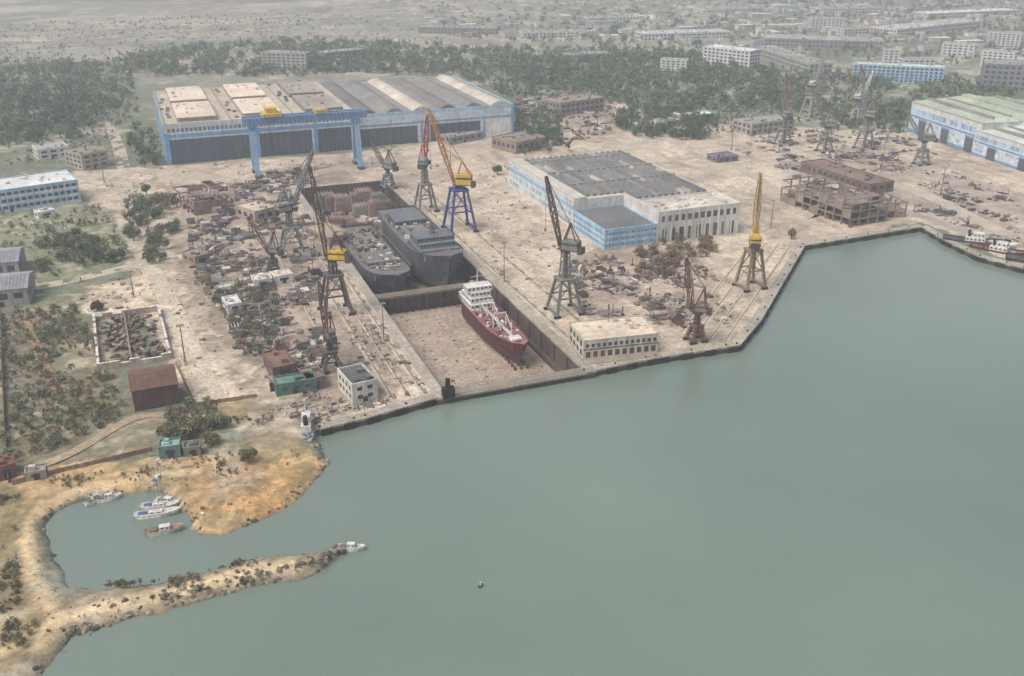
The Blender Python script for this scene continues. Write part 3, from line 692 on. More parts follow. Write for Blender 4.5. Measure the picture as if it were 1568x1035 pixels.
mb.cyl((12,0,19),(12,0,27),.35,.15,WS,8); mb.beam((12,-3,23.5),(12,3,23.5),.2,WS)
for x in (26,44): 
    for s in (-1,1): mb.cyl((x,s*3.2,8.5),(x,s*3.2,16),.4,.25,WS,8); mb.beam((x,s*3.2,15),(x+9,s*2.6,11),.3,WS)
    mb.beam((x,-3.2,15.5),(x,3.2,15.5),.5,WS)
mb.cyl((60,0,9),(60,0,18),.35,.15,WS,8)
mb.box(21,60,-.8,.8,10.2,10.5,srgb(200,190,180,.85))
for i in range(14): mb.box(22+i*2.8,22.3+i*2.8,-.7,.7,8.5,10.2,srgb(180,140,130,.8))
for i in range(5):
    mb.box(24+i*7.5,29+i*7.5,-4.8,-1.6,8.5,9.8,srgb(156,108,102,.85)); mb.box(24+i*7.5,29+i*7.5,1.6,4.8,8.5,9.8,srgb(156,108,102,.85))
mb.box(62,67,-2.6,2.6,9.3,11.4,WS); mb.cyl((68.5,-1,10.5),(68.5,1,10.5),.7,.7,srgb(70,60,60),10)
for i in range(40):
    for s in (-1,1): mb.beam((2+i*1.3,s*7.35,9.4),(2+i*1.3,s*7.35,10.4),.08,WS)
for k in range(90): mb.obox(random.uniform(20,64),random.uniform(-5.5,5.5),8.5,random.uniform(.6,2),random.uniform(.5,1.5),random.uniform(.4,2),random.uniform(0,3),jit(random.choice([WS,WS,srgb(170,120,110),srgb(90,76,74),srgb(200,178,168)]),.2))
x,y=W(47,106); mb.build('tanker_ship',(x,y,DZ+1.6),TH-math.pi/2)

def cable_ship(u,v,L,B,D,full,col,name='cable_laying_ship'):
    mb=MB(); hull(mb,L,B,D,jit(srgb(84,82,84),.05),col,srgb(126,122,120,.85),6,3.0,.9,split=.3,bs=.74,bp=2.8,ws=.62,wp=2.2)
    dock_blocks(mb,L,-1.6)
    if full:
        c2=srgb(120,124,130,.85)
        house(mb,L*.60,L*.84,B*.42,D,D+3.2,c2); house(mb,L*.62,L*.80,B*.38,D+3.2,D+5.8,jit(c2,.1)); house(mb,L*.64,L*.77,B*.40,D+5.8,D+8.2,jit(c2,.1))
        mb.lattice((L*.7,0,D+8.2),(L*.7,0,D+14),2.4,1,4,.3,c2)
        house(mb,L*.1,L*.3,B*.36,D,D+4,c2); mb.box(L*.34,L*.56,-B*.3,B*.3,D,D+2.2,srgb(144,140,134,.8))
    else:
        c2=srgb(130,126,124,.85)
        house(mb,L*.5,L*.7,B*.36,D,D+2.6,c2); mb.box(L*.1,L*.4,-B*.3,B*.3,D,D+1.6,srgb(156,146,136,.8))
    for k in range(260): mb.obox(random.uniform(L*.03,L*.93),random.uniform(-B*.38,B*.38),D,random.uniform(.8,4),random.uniform(.5,2.2),random.uniform(.5,3),random.choice([0,0,1.57,.7]),jit(random.choice([srgb(160,152,144,.85),srgb(118,102,94),srgb(86,84,86),srgb(204,198,190,.85)]),.2))
    for i in range(18):
        for s in (-1,1):
            x=6+i*(L*.75)/18; yy=s*(B/2+1.6)
            mb.beam((x,yy,-1.5),(x,yy,D*.95),.25,srgb(126,114,102)); 
    for z in (3,6,9,12):
        if z<D:
            for s in (-1,1): mb.box(6,6+L*.72,min(s*(B/2+1),s*(B/2+2)),max(s*(B/2+1),s*(B/2+2)),z,z+.15,srgb(118,104,92))
    x,y=W(u,v); mb.build(name,(x,y,DZ+1.6),TH-math.pi/2)
cable_ship(44,236,106,27,18,True,srgb(96,97,103,.85))
cable_ship(14.5,228,98,24,11.5,False,srgb(92,92,97,.85))
def boat(name,px,py,L,B,D,ang,colb,cola,deck,kind,z=0.0):
    x,y=G(px,py,z); mb=MB(); hull(mb,L,B,D,colb,cola,deck,L*.06,D*.25,.8,16,.35,.25 if L<20 else .8)
    if kind=='tug':
        house(mb,L*.3,L*.62,B*.32,D,D+2.6,WS); house(mb,L*.42,L*.6,B*.28,D+2.6,D+5.2,WS)
        mb.cyl((L*.36,0,D+2.6),(L*.35,0,D+6.5),.9,.8,srgb(60,56,60),10); mb.cyl((L*.5,0,D+5.2),(L*.5,0,D+11),.2,.1,WS,6)
        for k in range(10): mb.obox(random.uniform(L*.05,L*.28),random.uniform(-B*.3,B*.3),D,1.2,.8,.9,k,jit(deck,.3))
    elif kind=='yacht':
        house(mb,L*.3,L*.62,B*.27,D,D+.7,WS); mb.cyl((L*.55,0,D),(L*.55,0,D+L*1.25),.15,.1,WS,6)
        mb.beam((L*.55,0,D+1.4),(L*.12,0,D+1.4),.22,srgb(180,180,190,.8)); mb.beam((L*.55,0,D+L*1.2),(L*.98,0,D+.6),.05,WS); mb.beam((L*.55,0,D+L*1.2),(.1,0,D+.6),.05,WS)
        mb.beam((L*.55,-B*.3,D+L*.7),(L*.55,B*.3,D+L*.7),.07,WS)
        mb.box(L*.06,L*.28,-B*.2,B*.2,D,D+.35,srgb(90,120,160,.8))
    else:
        house(mb,L*.35,L*.65,B*.28,D,D+1.4,WS); mb.box(L*.1,L*.3,-B*.25,B*.25,D,D+.5,srgb(120,110,100))
    mb.build(name,(x,y,z-D*.35),ang)
NV=srgb(60,64,80)
boat('sailing_yacht',208,792,14,3.6,1.7,R_(12),NV,WS,srgb(210,206,196,.85),'yacht')
boat('sailing_yacht',218,778,12,3.4,1.6,R_(6),WS,WS,srgb(214,208,200,.85),'yacht')
boat('motor_boat',226,818,11,3.6,1.7,R_(15),srgb(110,60,50),srgb(200,196,190,.85),srgb(150,116,98),'m')
boat('motor_boat',240,768,9,3,1.4,R_(-10),NV,WS,WS,'m')
boat('motor_boat',133,774,7,2.6,1.4,R_(60),NV,WS,srgb(180,180,180,.85),'m')
boat('motor_boat',148,768,8,2.6,1.4,R_(20),NV,WS,srgb(200,200,200,.85),'m')
boat('motor_boat',518,840,8.5,2.6,1.5,R_(-5),NV,WS,srgb(200,200,196,.85),'m')
boat('motor_boat',234,742,6,2.4,1.3,R_(70),NV,WS,srgb(214,210,200,.85),'m',1.8)
boat('rowing_boat',733,900,1.6,.7,.4,R_(40),srgb(70,72,70),srgb(84,86,82),srgb(86,86,80),'m')
boat('patrol_boat',468,684,24,6,3.2,R_(98),srgb(120,126,130,.8),srgb(150,160,166,.8),srgb(170,172,172,.8),'tug')
boat('tugboat',1448,372,34,9,5,R_(-22),srgb(70,44,42),srgb(58,66,76),srgb(96,90,86),'tug')
boat('tugboat',1490,384,30,9,5,R_(-40),srgb(110,56,52),srgb(64,54,56),srgb(136,84,78),'tug')
boat('tugboat',1545,404,40,10,6,R_(-24),srgb(50,40,38),srgb(54,60,68),srgb(90,88,84),'tug')

# ---------------------------------------------------------------- roads, rails
def strip(name,pts,width,col,z=.05,mat=STONE,kerb=False):
    mb=MB(); P_=[Vector(G(*p)) for p in pts]; out=[]
    Q=[P_[0]]+P_+[P_[-1]]
    for i in range(1,len(Q)-2):
        for k in range(6):
            t=k/6; p0,p1,p2,p3=Q[i-1],Q[i],Q[i+1],Q[i+2]
            out.append(.5*((2*p1)+(p2-p0)*t+(2*p0-5*p1+4*p2-p3)*t*t+(3*p1-p0-3*p2+p3)*t**3))
    out.append(P_[-1]); Ls=[];Rs=[]
    for i,p in enumerate(out):
        d=(out[min(i+1,len(out)-1)]-out[max(i-1,0)])
        if d.length<1e-6: d=Vector((1,0))
        d.normalize(); n=Vector((-d.y,d.x)); w=width*(1+random.uniform(-.07,.07))/2
        Ls.append(p+n*w);Rs.append(p-n*w)
    for i in range(len(out)-1):
        mb.poly([(Rs[i].x,Rs[i].y,LAND+z),(Rs[i+1].x,Rs[i+1].y,LAND+z),(Ls[i+1].x,Ls[i+1].y,LAND+z),(Ls[i].x,Ls[i].y,LAND+z)],jit(col,.05),mat)
        if kerb:
            for S_,o in ((Ls,1),(Rs,-1)):
                a,b_=S_[i],S_[i+1]; mb.beam((a.x,a.y,LAND+.07),(b_.x,b_.y,LAND+.07),.25,col)
    mb.build(name)
RC=srgb(202,187,167,.88)
strip('road',[(225,402),(210,370),(196,310),(190,262),(178,215),(160,190)],9,RC,.05,kerb=True)
strip('road',[(-60,448),(50,440),(130,425),(222,402),(262,396),(330,380)],9,RC,.09,kerb=True)
strip('road',[(225,402),(262,470),(300,560),(330,618)],10,srgb(216,201,179,.9),.13,kerb=True)
strip('dirt_road',[(46,474),(46,510),(64,545),(70,570),(92,596)],5,srgb(178,150,120,.85),.33)
strip('dirt_road',[(40,722),(110,694),(190,648),(240,636),(330,640)],4.5,srgb(188,166,138,.85),.33)
strip('road',[(150,270),(250,262),(400,278),(560,250),(790,222)],14,srgb(200,185,166,.88),.06)
strip('road',[(770,250),(900,240),(1040,206),(1180,195),(1390,212)],10,srgb(202,191,174,.88),.07)
strip('road',[(1035,218),(1140,262),(1230,320),(1260,332),(1400,318)],10,srgb(202,189,169,.88),.08)
strip('road',[(1140,205),(1260,246),(1420,300),(1540,360)],12,srgb(206,193,174,.88),.11)
strip('road',[(1225,-20),(1195,20),(1160,46),(1140,70),(1020,88)],9,srgb(210,208,202,.88),1.6)
strip('road',[(135,205),(122,150),(132,130)],9,srgb(176,172,164,.8),.12)
strip('road',[(560,110),(700,112),(860,70),(1000,90)],8,srgb(160,154,144,.8),.5)
strip('dirt_road',[(-40,120),(20,80),(60,28),(90,5)],8,srgb(180,170,160,.8),1.2)
def line_rails(name,us,v0,v1,bed):
    mb=MB()
    for u in us:
        mb.box(u-bed,u+bed,v0,v1,2.5,3.09,jit(srgb(206,192,170,.88),.06),STONE)
        mb.box(u-.12,u+.12,v0,v1,3.1,3.26,srgb(92,66,54))
        for i in range(int((v1-v0)/12)): mb.box(u+bed*.3,u+bed*.95,v0+i*12,v0+i*12+5,3.1,3.13,jit(srgb(160,142,124,.8),.2),STONE)
    mb.build(name,(D0[0],D0[1],0),TH)
line_rails('crane_rail_track',[-8,-21],3,300,1.6)
line_rails('crane_rail_track',[-14.5],3,300,.9)
line_rails('crane_rail_track',[DW+8,DW+21],3,330,1.5)
line_rails('crane_rail_track',[-36],20,240,1.0)
for o0 in (5,12,19,26):
    a=Vector(G(1128,524)); b_=Vector(G(1226,374)); d=(b_-a).normalized(); n=Vector((-d.y,d.x)); L_=(b_-a).length
    mb=MB(); mb.box(0,L_*.96,-1,1,2.6-3,.09,srgb(212,197,170,.88),STONE); mb.box(0,L_*.96,-.12,.12,.1,.26,srgb(92,66,54))
    p=a+n*o0; mb.build('crane_rail_track',(p.x,p.y,LAND),math.atan2(d.y,d.x))
def fence(name,pts,h,col,t=.3):
    mb=MB(); P_=[Vector(G(*p)) for p in pts]
    for a,b_ in zip(P_[:-1],P_[1:]):
        n=max(1,int((b_-a).length/3)); 
        for i in range(n):
            p=a.lerp(b_,i/n);q=a.lerp(b_,(i+.93)/n)
            d=q-p; mb.obox((p.x+q.x)/2,(p.y+q.y)/2,LAND-.3,d.length,t,h+.3,math.atan2(d.y,d.x),jit(col,.12),STONE)
            mb.obox(p.x,p.y,LAND-.3,.45,.45,h+.6,math.atan2(d.y,d.x),jit(col,.1),STONE)
    mb.build(name)
fence('concrete_fence',[(20,742),(90,724),(160,708),(235,690)],1.8,srgb(162,132,118,.85))
fence('concrete_fence',[(2,480),(4,560),(8,650),(14,740)],2.2,srgb(130,116,100,.8))
fence('concrete_fence',[(270,560),(300,622),(395,608)],1.6,srgb(168,150,126,.8))

# ---------------------------------------------------------------- clutter
def sample(poly,n,avoid=True,thr=.34,gain=4,road=False):
    pw=GP(poly); xs_=[p[0] for p in pw]; ys_=[p[1] for p in pw]; out=np.zeros((0,2))
    for it in range(60):
        if len(out)>=n: break
        x=rng.uniform(min(xs_),max(xs_),n*3); y=rng.uniform(min(ys_),max(ys_),n*3)
        k=pip(x,y,pw)
        if avoid:
            u=(x-D0[0])*math.cos(TH)+(y-D0[1])*math.sin(TH); v=-(x-D0[0])*math.sin(TH)+(y-D0[1])*math.cos(TH)
            k&=~((u>-6)&(u<DW+6)&(v>-8)&(v<DL+6))
        dn=vnoise(x,y,11,66)*.6+vnoise(x,y,30,67)*.4
        k&=(rng.random(len(x))<np.clip((dn-thr)*gain,.02,1))
        if road:
            for q0,q1 in zip(ROADP[:-1],ROADP[1:]): k&=segdist(x,y,q0,q1)>8
        out=np.concatenate([out,np.stack([x[k],y[k]],1)])
    return out[:n]
ROADP=GP([(1140,205),(1260,246),(1420,300),(1540,360)])
PJ=[srgb(124,103,94),srgb(102,92,86),srgb(156,142,130,.85),srgb(84,79,77),srgb(142,115,101,.85),srgb(190,180,166,.88),srgb(114,110,106),srgb(130,116,105),srgb(98,80,72),srgb(212,206,198,.9),srgb(128,128,128)]
PA=[srgb(182,166,150,.88),srgb(136,119,108),srgb(108,99,94),srgb(214,207,197,.9),srgb(154,128,112,.85),srgb(130,130,132)]
def clutter(name,poly,n,smin,smax,hmax,pal,al=.75,thr=.36,gain=5,road=False):
    mb=MB()
    for x,y in sample(poly,n,True,thr,gain,road):
        s=smin*(smax/smin)**(random.random()**2.2); a=TH+random.choice([0,math.pi/2])+random.uniform(-.06,.06) if random.random()<al else random.uniform(0,3.14)
        c=jit(random.choice(pal),.25); r=random.random(); z=LAND-.1
        if r<.4: mb.obox(x,y,z,s,s*random.uniform(.35,.9),random.uniform(.25,.8)*min(hmax,s*.9),a,c,tilt=random.uniform(-.15,.15)*s*.3,top=jit(c,.15))
        elif r<.68:
            for k in range(4): mb.obox(x+math.cos(a+1.57)*k*s*.12,y+math.sin(a+1.57)*k*s*.12,z,s*1.9,s*.09,random.uniform(.3,.8)*hmax*.4,a+random.uniform(-.12,.12),jit(c,.25))
        elif r<.78:
            L=s*1.5; p=(x-math.cos(a)*L/2,y-math.sin(a)*L/2,z+.4+s*.1); q=(x+math.cos(a)*L/2,y+math.sin(a)*L/2,z+.4+s*.1); mb.cyl(p,q,s*.15,s*.15,c,8)
        elif r<.93:
            mb.obox(x,y,z,s*1.3,s*.9,.4,a,c)
            for k in range(-2,3): mb.obox(x+math.cos(a)*k*s*.28,y+math.sin(a)*k*s*.28,z+.35,.25,s*.9,min(hmax,s*.4),a,jit(c,.25))
        else:
            mb.obox(x,y,z,min(.8,s*.2),min(.8,s*.2),hmax*random.uniform(1,2.2),a,c); mb.obox(x,y,z,s*.8,s*.5,hmax*.4,a,jit(c,.3))
    return mb.build(name)
clutter('scrap_steel_yard',[(285,285),(425,275),(480,360),(490,430),(330,455),(290,380)],2200,.9,7,3.0,PJ,thr=.38)
clutter('scrap_steel_yard',[(330,440),(480,425),(500,500),(530,560),(480,610),(420,600),(360,520)],1600,.7,5.5,2.2,PJ,thr=.4)
clutter('scrap_steel_yard',[(400,262),(470,262),(480,300),(500,350),(470,350)],400,1.0,6,3.0,PJ)
clutter('scrap_steel_yard',[(870,400),(960,375),(1060,400),(1100,430),(1070,505),(1015,500),(890,478)],850,.7,5.5,2.4,PJ,thr=.45,gain=9)
clutter('scrap_steel_yard',[(1185,215),(1390,215),(1560,300),(1560,395),(1420,330),(1300,325),(1190,260)],1150,.9,6.5,2.4,PJ+[srgb(116,110,130)],thr=.5,gain=10,road=True)
clutter('scrap_steel_yard',[(785,150),(945,155),(935,205),(800,235)],550,1.5,8,4,PJ)
clutter('scrap_steel_yard',[(1100,185),(1385,190),(1400,215),(1130,240)],350,1.4,6,2.6,PA,thr=.46,gain=8)
clutter('loose_materials',[(600,250),(780,240),(860,400),(870,480),(780,440),(690,330)],260,.5,2.6,1.0,PA,thr=.47,gain=9)
clutter('loose_materials',[(530,470),(570,470),(670,590),(560,630),(500,640),(540,560)],260,.5,2.6,1.2,PA)
clutter('loose_materials',[(250,420),(330,450),(370,600),(310,620),(260,520)],100,.6,2.6,1.0,PA)
clutter('loose_materials',[(120,430),(230,425),(260,480),(130,480)],100,.6,3,1.2,PA)
clutter('loose_materials',[(895,480),(1130,430),(1150,470),(1110,515),(910,540)],200,.5,2.6,1.1,PA,thr=.45,gain=9)
clutter('loose_materials',[(150,262),(560,235),(580,250),(400,285),(170,300)],90,.8,3.5,1.6,PA)
clutter('loose_materials',[(230,690),(320,690),(310,715),(240,720)],50,.5,2.2,1.3,PA+[WHITE])
clutter('loose_materials',[(400,630),(560,590),(660,595),(500,650)],180,.6,3,1.5,PA)
clutter('loose_materials',[(10,1000),(60,950),(40,800),(110,755),(260,730),(400,700),(470,700),(400,780),(300,790),(250,740),(110,765),(75,800),(90,920),(300,890),(300,900),(60,1020)],220,.25,1.0,.6,PA+[srgb(120,108,80)],al=.2)
mb=MB()
for i in range(520):
    u=random.uniform(3,DW-3); v=random.uniform(10,DL-8)
    if v<115 and 36<u<57 and v>24 and random.random()<.9: continue
    if 121<v<245 and random.random()<.8: continue
    if v<118 and random.random()<.7: continue
    big=v>245; s=random.uniform(.4,1.5)*(3.4 if big else 1)
    mb.obox(u,v,DZ-.05,s*1.5,s*.6,random.uniform(.2,.8)*(5 if big else 1),random.choice([0,1.57,.3,2]),jit(random.choice(PA),.2))
for i in range(22):
    for u in (14,28): mb.box(u-.35,u+.35,12+i*4.6,12.6+i*4.6,DZ-.05,DZ+.4,jit(srgb(166,148,132),.15))
mb.build('keel_blocks',(D0[0],D0[1],0),TH)
mb=MB()
for i in range(26):
    u=random.uniform(8,DW-8); v=random.uniform(248,DL-14); s=random.uniform(5,12)
    c=jit(random.choice([srgb(134,126,120),srgb(164,152,140,.8),srgb(108,101,98),srgb(146,122,110)]),.1); z1=DZ+random.uniform(7,13)
    mb.box(u-s/2,u+s/2,v-s/2.4,v+s/2.4,DZ,z1,c)
    for k in range(5): mb.box(u-s/2+k*s/5+.2,u-s/2+k*s/5+.7,v-s/2.4,v+s/2.4,z1,z1+1.2,jit(c,.2))
mb.build('hull_sections',(D0[0],D0[1],0),TH)

mb=MB()
ICO=[(0,-.53,.85),(0,.53,.85),(0,-.53,-.85),(0,.53,-.85),(-.53,.85,0),(.53,.85,0),(-.53,-.85,0),(.53,-.85,0),(.85,0,-.53),(.85,0,.53),(-.85,0,-.53),(-.85,0,.53)]
ICF=[(0,9,1),(0,1,11),(0,11,6),(0,6,7),(0,7,9),(1,9,5),(1,5,4),(1,4,11),(2,8,7),(2,7,6),(2,6,10),(2,10,3),(2,3,8),(3,5,8),(3,4,5),(3,10,4),(4,10,11),(5,9,8),(6,11,10),(7,8,9)]
def rock(x,y,z,s,c):
    n=len(mb.v); f=[random.uniform(.6,1.3) for _ in ICO]; sx,sy,sz=random.uniform(.7,1.3),random.uniform(.7,1.3),random.uniform(.5,.8)
    mb.v+=[(x+p[0]*s*sx*k,y+p[1]*s*sy*k,z+p[2]*s*sz*k) for p,k in zip(ICO,f)]
    for a in ICF: mb.f.append((n+a[0],n+a[1],n+a[2])); mb.c.append(c); mb.m.append(STONE)
for i in range(len(SH)-1):
    if ST[i]!='n' or i<3 or i>50: continue
    a,b_=Vector(SH[i]),Vector(SH[i+1]); L=(b_-a).length; d=(b_-a).normalized(); nn=Vector((-d.y,d.x))
    dens=4.5 if (4<=i<=16 or 34<=i<=42) else 1.0
    for k in range(int(L*dens)):
        off=random.gauss(.9,1.0); p=a.lerp(b_,random.random())+nn*off
        rock(p.x,p.y,max(.15,.35+.42*off)+random.uniform(0,.35),random.choice([.3,.45,.6,.8,1.1]),jit(random.choice([srgb(112,104,90),srgb(132,122,104,.85),srgb(82,76,66),srgb(176,166,146,.85)]),.18))
# rubble crest along the breakwater
cr_=[Vector(p) for p in GP([(150,925),(260,905),(330,890),(400,872),(460,862),(505,850)])]
for a,b_ in zip(cr_[:-1],cr_[1:]):
    for k in range(int((b_-a).length*1.6)):
        p=a.lerp(b_,random.random()); rock(p.x+random.gauss(0,1.3),p.y+random.gauss(0,1.3),LAND-.1-random.random()*.5,random.choice([.3,.45,.7,1.0]),jit(random.choice([srgb(118,110,94),srgb(158,146,124,.85),srgb(92,84,70)]),.18))
mb.build('riprap_rocks')

# ---------------------------------------------------------------- vegetation
def thicket(name,pts,rmin,rmax,k,leaf,pal,tall=1.0,trunk=True):
    n=len(pts); 
    if n==0: return
    r=rmin+(rmax-rmin)*rng.random(n)**1.5
    pal=np.array(pal); pc=pal[rng.integers(0,len(pal),n)]*rng.uniform(.75,1.25,(n,1))
    nl=6
    lob=rng.normal(0,1,(n,nl,3)); lob/=np.linalg.norm(lob,axis=2,keepdims=True)+1e-6; lob*=rng.uniform(.3,.62,(n,nl,1)); lob[...,2]*=tall
    li=rng.integers(0,nl,(n,k)); d=rng.normal(0,1,(n,k,3)); d/=np.linalg.norm(d,axis=2,keepdims=True)+1e-6
    rad=rng.uniform(.28,.5,(n,k,1))
    loc=np.take_along_axis(lob,li[...,None].repeat(3,2),axis=1)+d*rad
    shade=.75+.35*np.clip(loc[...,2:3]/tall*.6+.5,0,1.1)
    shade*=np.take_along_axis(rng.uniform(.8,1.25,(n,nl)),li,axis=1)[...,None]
    zc=(LAND+r*(.75*tall+(.35 if trunk else 0)))
    loc=loc*r[:,None,None]; loc[...,0]+=pts[:,0,None]; loc[...,1]+=pts[:,1,None]; loc[...,2]+=zc[:,None]
    loc[...,2]=np.maximum(loc[...,2],LAND+.1)
    c=loc.reshape(-1,1,3); sz=(leaf*rng.uniform(.6,1.4,(n,k))*(r[:,None]/rmax)**.7).reshape(-1,1,1)
    tri=c+rng.normal(0,1,(n*k,3,3))*sz*.6
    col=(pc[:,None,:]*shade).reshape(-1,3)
    V=tri.reshape(-1,3); Ff=np.arange(len(V)).reshape(-1,3)
    if trunk:
        tv=[];tf=[]
        b0=len(V); q=3
        for i in range(3):
            a=i*2.094; tv.append(np.stack([pts[:,0]+np.cos(a)*r*.07,pts[:,1]+np.sin(a)*r*.07,np.full(n,LAND-.2)],1))
        tv.append(np.stack([pts[:,0],pts[:,1],zc+r*.3],1))
        T=np.stack(tv,1).reshape(-1,3); bi=b0+np.arange(n)[:,None]*4
        tf=np.concatenate([bi+np.array([[0,1,3]]),bi+np.array([[1,2,3]]),bi+np.array([[2,0,3]])]); 
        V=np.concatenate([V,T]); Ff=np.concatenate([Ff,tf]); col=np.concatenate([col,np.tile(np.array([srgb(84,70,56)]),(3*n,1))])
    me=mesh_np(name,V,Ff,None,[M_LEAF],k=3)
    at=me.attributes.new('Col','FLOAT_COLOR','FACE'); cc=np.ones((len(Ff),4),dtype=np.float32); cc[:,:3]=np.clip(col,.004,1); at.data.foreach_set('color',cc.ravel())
    ob=bpy.data.objects.new(name,me); bpy.context.collection.objects.link(ob)
GR=[srgb(90,106,76),srgb(102,114,84),srgb(80,96,70),srgb(116,118,90)]
GD2=[srgb(68,86,60),srgb(80,98,68),srgb(90,104,74)]
OL=[srgb(116,116,84),srgb(102,102,74),srgb(132,126,94),srgb(86,88,64)]
BR=[srgb(122,107,86),srgb(108,98,76),srgb(134,114,90)]
S=lambda poly,n: sample(poly,n)
far=np.concatenate([S([(-100,95),(200,98),(205,150),(120,215),(-100,235)],950),S([(380,80),(1000,75),(1200,110),(1180,175),(950,165),(780,150),(700,118),(470,110)],2000),S([(180,85),(420,62),(700,70),(480,118),(200,118)],1000),
  S([(600,-20),(1640,-20),(1640,110),(1100,80),(700,60)],3800),S([(1100,110),(1500,120),(1560,150),(1390,190),(1200,175)],800)])
thicket('distant_trees',far,2.2,6.5,30,2.2,GR)
thicket('distant_trees',np.concatenate([S([(730,90),(1060,85),(1190,110),(1190,160),(1000,165),(800,130)],1000),S([(-60,150),(120,130),(190,160),(100,210),(-60,225)],350),S([(200,92),(700,80),(760,112),(480,112),(220,116)],450)]),3,6.5,40,1.9,GD2)
thicket('distant_scrub',np.concatenate([S([(-60,40),(600,15),(700,60),(400,80),(100,100),(-100,90)],1500),S([(-100,105),(200,108),(215,170),(120,255),(-100,260)],1300),S([(940,170),(1390,150),(1390,205),(1000,215)],600)]),1.0,2.8,16,1.4,GR+OL)
thicket('roadside_trees',np.concatenate([S([(940,175),(1060,170),(1100,195),(1000,212),(945,205)],280),S([(770,165),(860,180),(860,235),(790,240)],90),S([(195,200),(230,190),(250,250),(215,262)],50),S([(1255,180),(1385,160),(1385,205),(1300,200)],70),S([(1010,205),(1090,210),(1060,222)],40)]),2.6,5.6,80,1.3,GD2,1.2)
thicket('roadside_trees',np.concatenate([S([(192,310),(268,300),(280,345),(250,372),(195,368)],80),S([(40,375),(120,365),(200,395),(140,415),(50,420)],70),S([(215,375),(262,375),(262,405),(225,408)],16)]),2.4,4.4,220,.8,GD2+OL)
thicket('shrubs',np.concatenate([S([(0,330),(160,320),(200,390),(60,435),(0,430)],260),S([(0,480),(120,470),(180,590),(190,640),(60,700),(0,730)],640),S([(255,625),(320,615),(360,660),(340,690),(250,690)],130),S([(280,420),(420,400),(430,520),(380,560),(330,470)],240)]),.7,2.4,80,.55,OL+BR+GR)
thicket('autumn_shrubs',np.concatenate([S([(965,378),(1030,372),(1045,420),(990,430)],34),S([(1030,366),(1090,372),(1100,392),(1040,398)],26)]),2.2,4.2,200,.75,BR,.9)
thicket('shrubs',np.concatenate([S([(0,760),(30,760),(30,930),(0,940)],110),S([(10,950),(60,955),(30,1020),(0,1010)],60),S([(150,898),(270,888),(400,855),(400,866),(260,902)],90),S([(300,640),(420,640),(400,668),(330,660)],60),S([(60,735),(240,715),(240,735),(100,748)],50),S([(300,700),(460,690),(470,715),(330,730)],30)]),.4,1.2,60,.36,OL+BR)
def tree(px,py,r,h,pal,name='deciduous_tree'):
    x,y=G(px,py); mb=MB(); bark=srgb(86,72,58)
    mb.cyl((0,0,-.3),(.1,.05,h*.45),r*.09,r*.055,bark,8)
    lobes=[]
    for i in range(9):
        a=i*2.4+random.random(); rr=r*random.uniform(.35,.7); zz=h*random.uniform(.45,.86); e=(math.cos(a)*rr,math.sin(a)*rr,zz)
        mb.cyl((.05,.02,h*random.uniform(.2,.42)),e,r*.04,r*.012,bark,5); lobes.append((e,random.uniform(.28,.46)*r,random.uniform(.7,1.3)))
    lobes.append(((0,0,h*.85),r*.4,1.15))
    for k in range(1200):
        e,lr,sh=random.choice(lobes); d=Vector((random.gauss(0,1),random.gauss(0,1),random.gauss(0,.8))).normalized()*lr*random.uniform(.6,1.1)
        c=Vector(e)+d; s=.28*r/3
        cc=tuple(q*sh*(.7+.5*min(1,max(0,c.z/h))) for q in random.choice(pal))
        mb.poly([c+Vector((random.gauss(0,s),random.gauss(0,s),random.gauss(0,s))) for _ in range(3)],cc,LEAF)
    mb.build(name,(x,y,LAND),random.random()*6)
for t in [(380,708,3.4,5,OL),(120,375,3,11,GD2),(288,668,5,6,OL+BR),(258,672,4,5.5,OL),(330,655,3.5,5,OL),(150,475,3.6,4.5,[srgb(80,68,58)]),(225,300,4,8,GD2),(870,232,3,9,GD2),(762,268,4,7,GD2),(1212,366,3.2,6,OL),(322,680,3,4,OL)]: tree(*t)
for i,(px,py) in enumerate([(800,215),(812,222),(826,212),(838,230),(784,205),(848,218),(1178,160),(200,235),(215,242)]): tree(px,py,2.6,15,GD2,'poplar_tree')

mb=MB()
for x,y in sample([(560,5),(1640,-5),(1640,100),(1200,72),(700,60)],850,thr=.42,gain=6):
    s=9*(5)**(random.random()**2); h=random.uniform(4,10); c=jit(random.choice([BW,BW,srgb(186,180,172,.88),srgb(200,188,176,.88),srgb(176,188,200,.88)]),.15); a=random.choice([.3,.3,1.87,.1])
    mb.obox(x,y,LAND-1,s,min(s*.5,14),h,a,c,top=jit(random.choice([BG,BW,BG,srgb(160,142,132,.85)]),.2))
mb.build('distant_town')

def mast(px,py,h):
    x,y=G(px,py); mb=MB(); c=srgb(120,114,106); mb.cyl((0,0,0),(0,0,h),.35,.16,c,8); mb.box(-1.6,1.6,-.25,.25,h-.4,h+.3,c)
    for i in range(4): mb.box(-1.5+i*.8,-1.0+i*.8,-.6,-.26,h-.4,h+.2,srgb(200,200,196,.8))
    mb.box(-.8,.8,-.8,.8,-.2,.6,CONC); mb.build('floodlight_mast',(x,y,LAND),TH)
for p in [(284,556,18),(772,432,22),(1052,470,20),(690,255,24),(930,520,14),(588,520,18),(405,520,18),(205,455,14),(1180,350,18),(1290,300,20),(1350,260,22),(1440,300,20),(1120,230,22),(600,230,24),(160,280,18)]: mast(*p)
print('all',time.time()-T0)

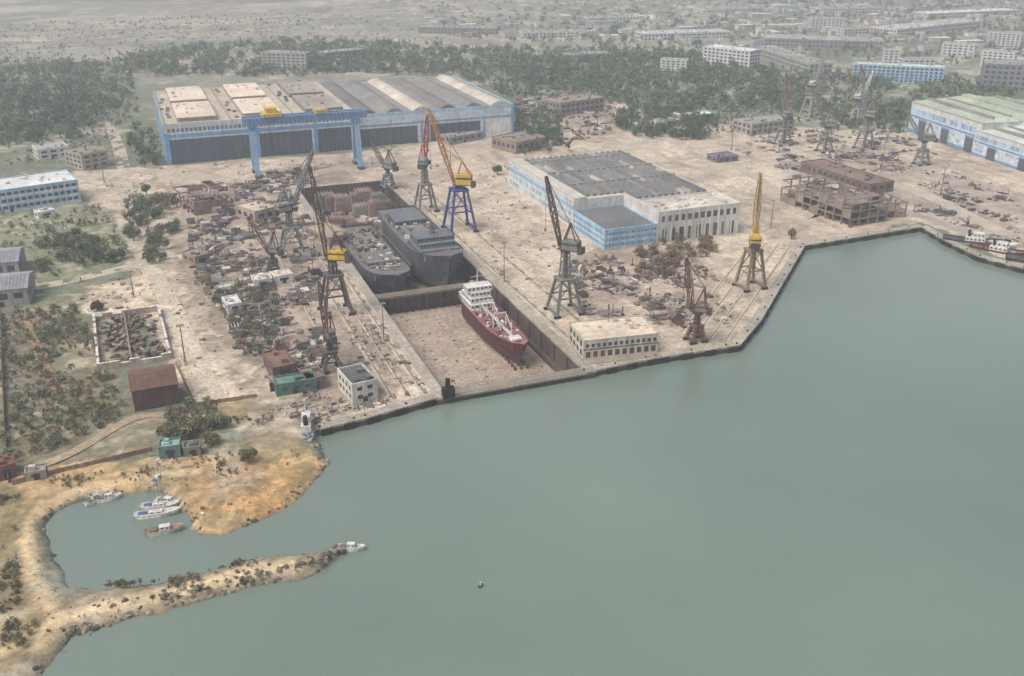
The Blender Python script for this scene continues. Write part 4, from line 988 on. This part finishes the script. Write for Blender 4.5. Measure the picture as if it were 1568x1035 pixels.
# ---------------------------------------------------------------- light, sky, haze, camera
sv=Vector((-.55,-.35,.95)).normalized()
sl=bpy.data.lights.new('sun','SUN'); sl.energy=2.2; sl.angle=R_(35); sl.color=(1,.98,.94)
so=bpy.data.objects.new('sun',sl); so.rotation_euler=sv.to_track_quat('Z','Y').to_euler(); bpy.context.collection.objects.link(so)
w=bpy.data.worlds.new('World'); bpy.context.scene.world=w; w.use_nodes=True; nt=w.node_tree
sk=nt.nodes.new('ShaderNodeTexSky'); sk.sky_type='NISHITA'; sk.sun_disc=False; sk.sun_elevation=math.asin(sv.z); sk.sun_rotation=math.atan2(sv.x,sv.y); sk.dust_density=4; sk.air_density=1.2; sk.ozone_density=1.0
hs=nt.nodes.new('ShaderNodeHueSaturation'); hs.inputs['Saturation'].default_value=.5; hs.inputs['Value'].default_value=1.2
nt.links.new(sk.outputs[0],hs.inputs['Color']); nt.links.new(hs.outputs[0],nt.nodes['Background'].inputs[0]); nt.nodes['Background'].inputs[1].default_value=.15

hz=bpy.data.materials.new('haze'); hz.use_nodes=True; nt=hz.node_tree; nt.nodes.clear()
o=nt.nodes.new('ShaderNodeOutputMaterial'); vs=nt.nodes.new('ShaderNodeVolumeScatter'); vs.inputs['Density'].default_value=.0003; vs.inputs['Color'].default_value=(.86,.91,.97,1); vs.inputs['Anisotropy'].default_value=.1
nt.links.new(vs.outputs[0],o.inputs['Volume'])
me=bpy.data.meshes.new('haze')
x0,x1,y0,y1,z0,z1=-5000,5000,-1200,8000,-40,330
me.from_pydata([(x0,y0,z0),(x1,y0,z0),(x1,y1,z0),(x0,y1,z0),(x0,y0,z1),(x1,y0,z1),(x1,y1,z1),(x0,y1,z1)],[],[(3,2,1,0),(4,5,6,7),(0,1,5,4),(1,2,6,5),(2,3,7,6),(3,0,4,7)]); me.materials.append(hz)
ob=bpy.data.objects.new('haze',me); bpy.context.collection.objects.link(ob)

cam=bpy.data.cameras.new('camera'); co=bpy.data.objects.new('camera',cam); bpy.context.collection.objects.link(co)
co.location=(0,0,H); co.rotation_euler=(math.pi/2-P,0,0); cam.sensor_width=36; cam.lens=36*F/1568; cam.clip_end=30000; cam.clip_start=1
sc=bpy.context.scene; sc.camera=co
sc.view_settings.view_transform='Standard'; sc.view_settings.look='None'; sc.view_settings.exposure=0
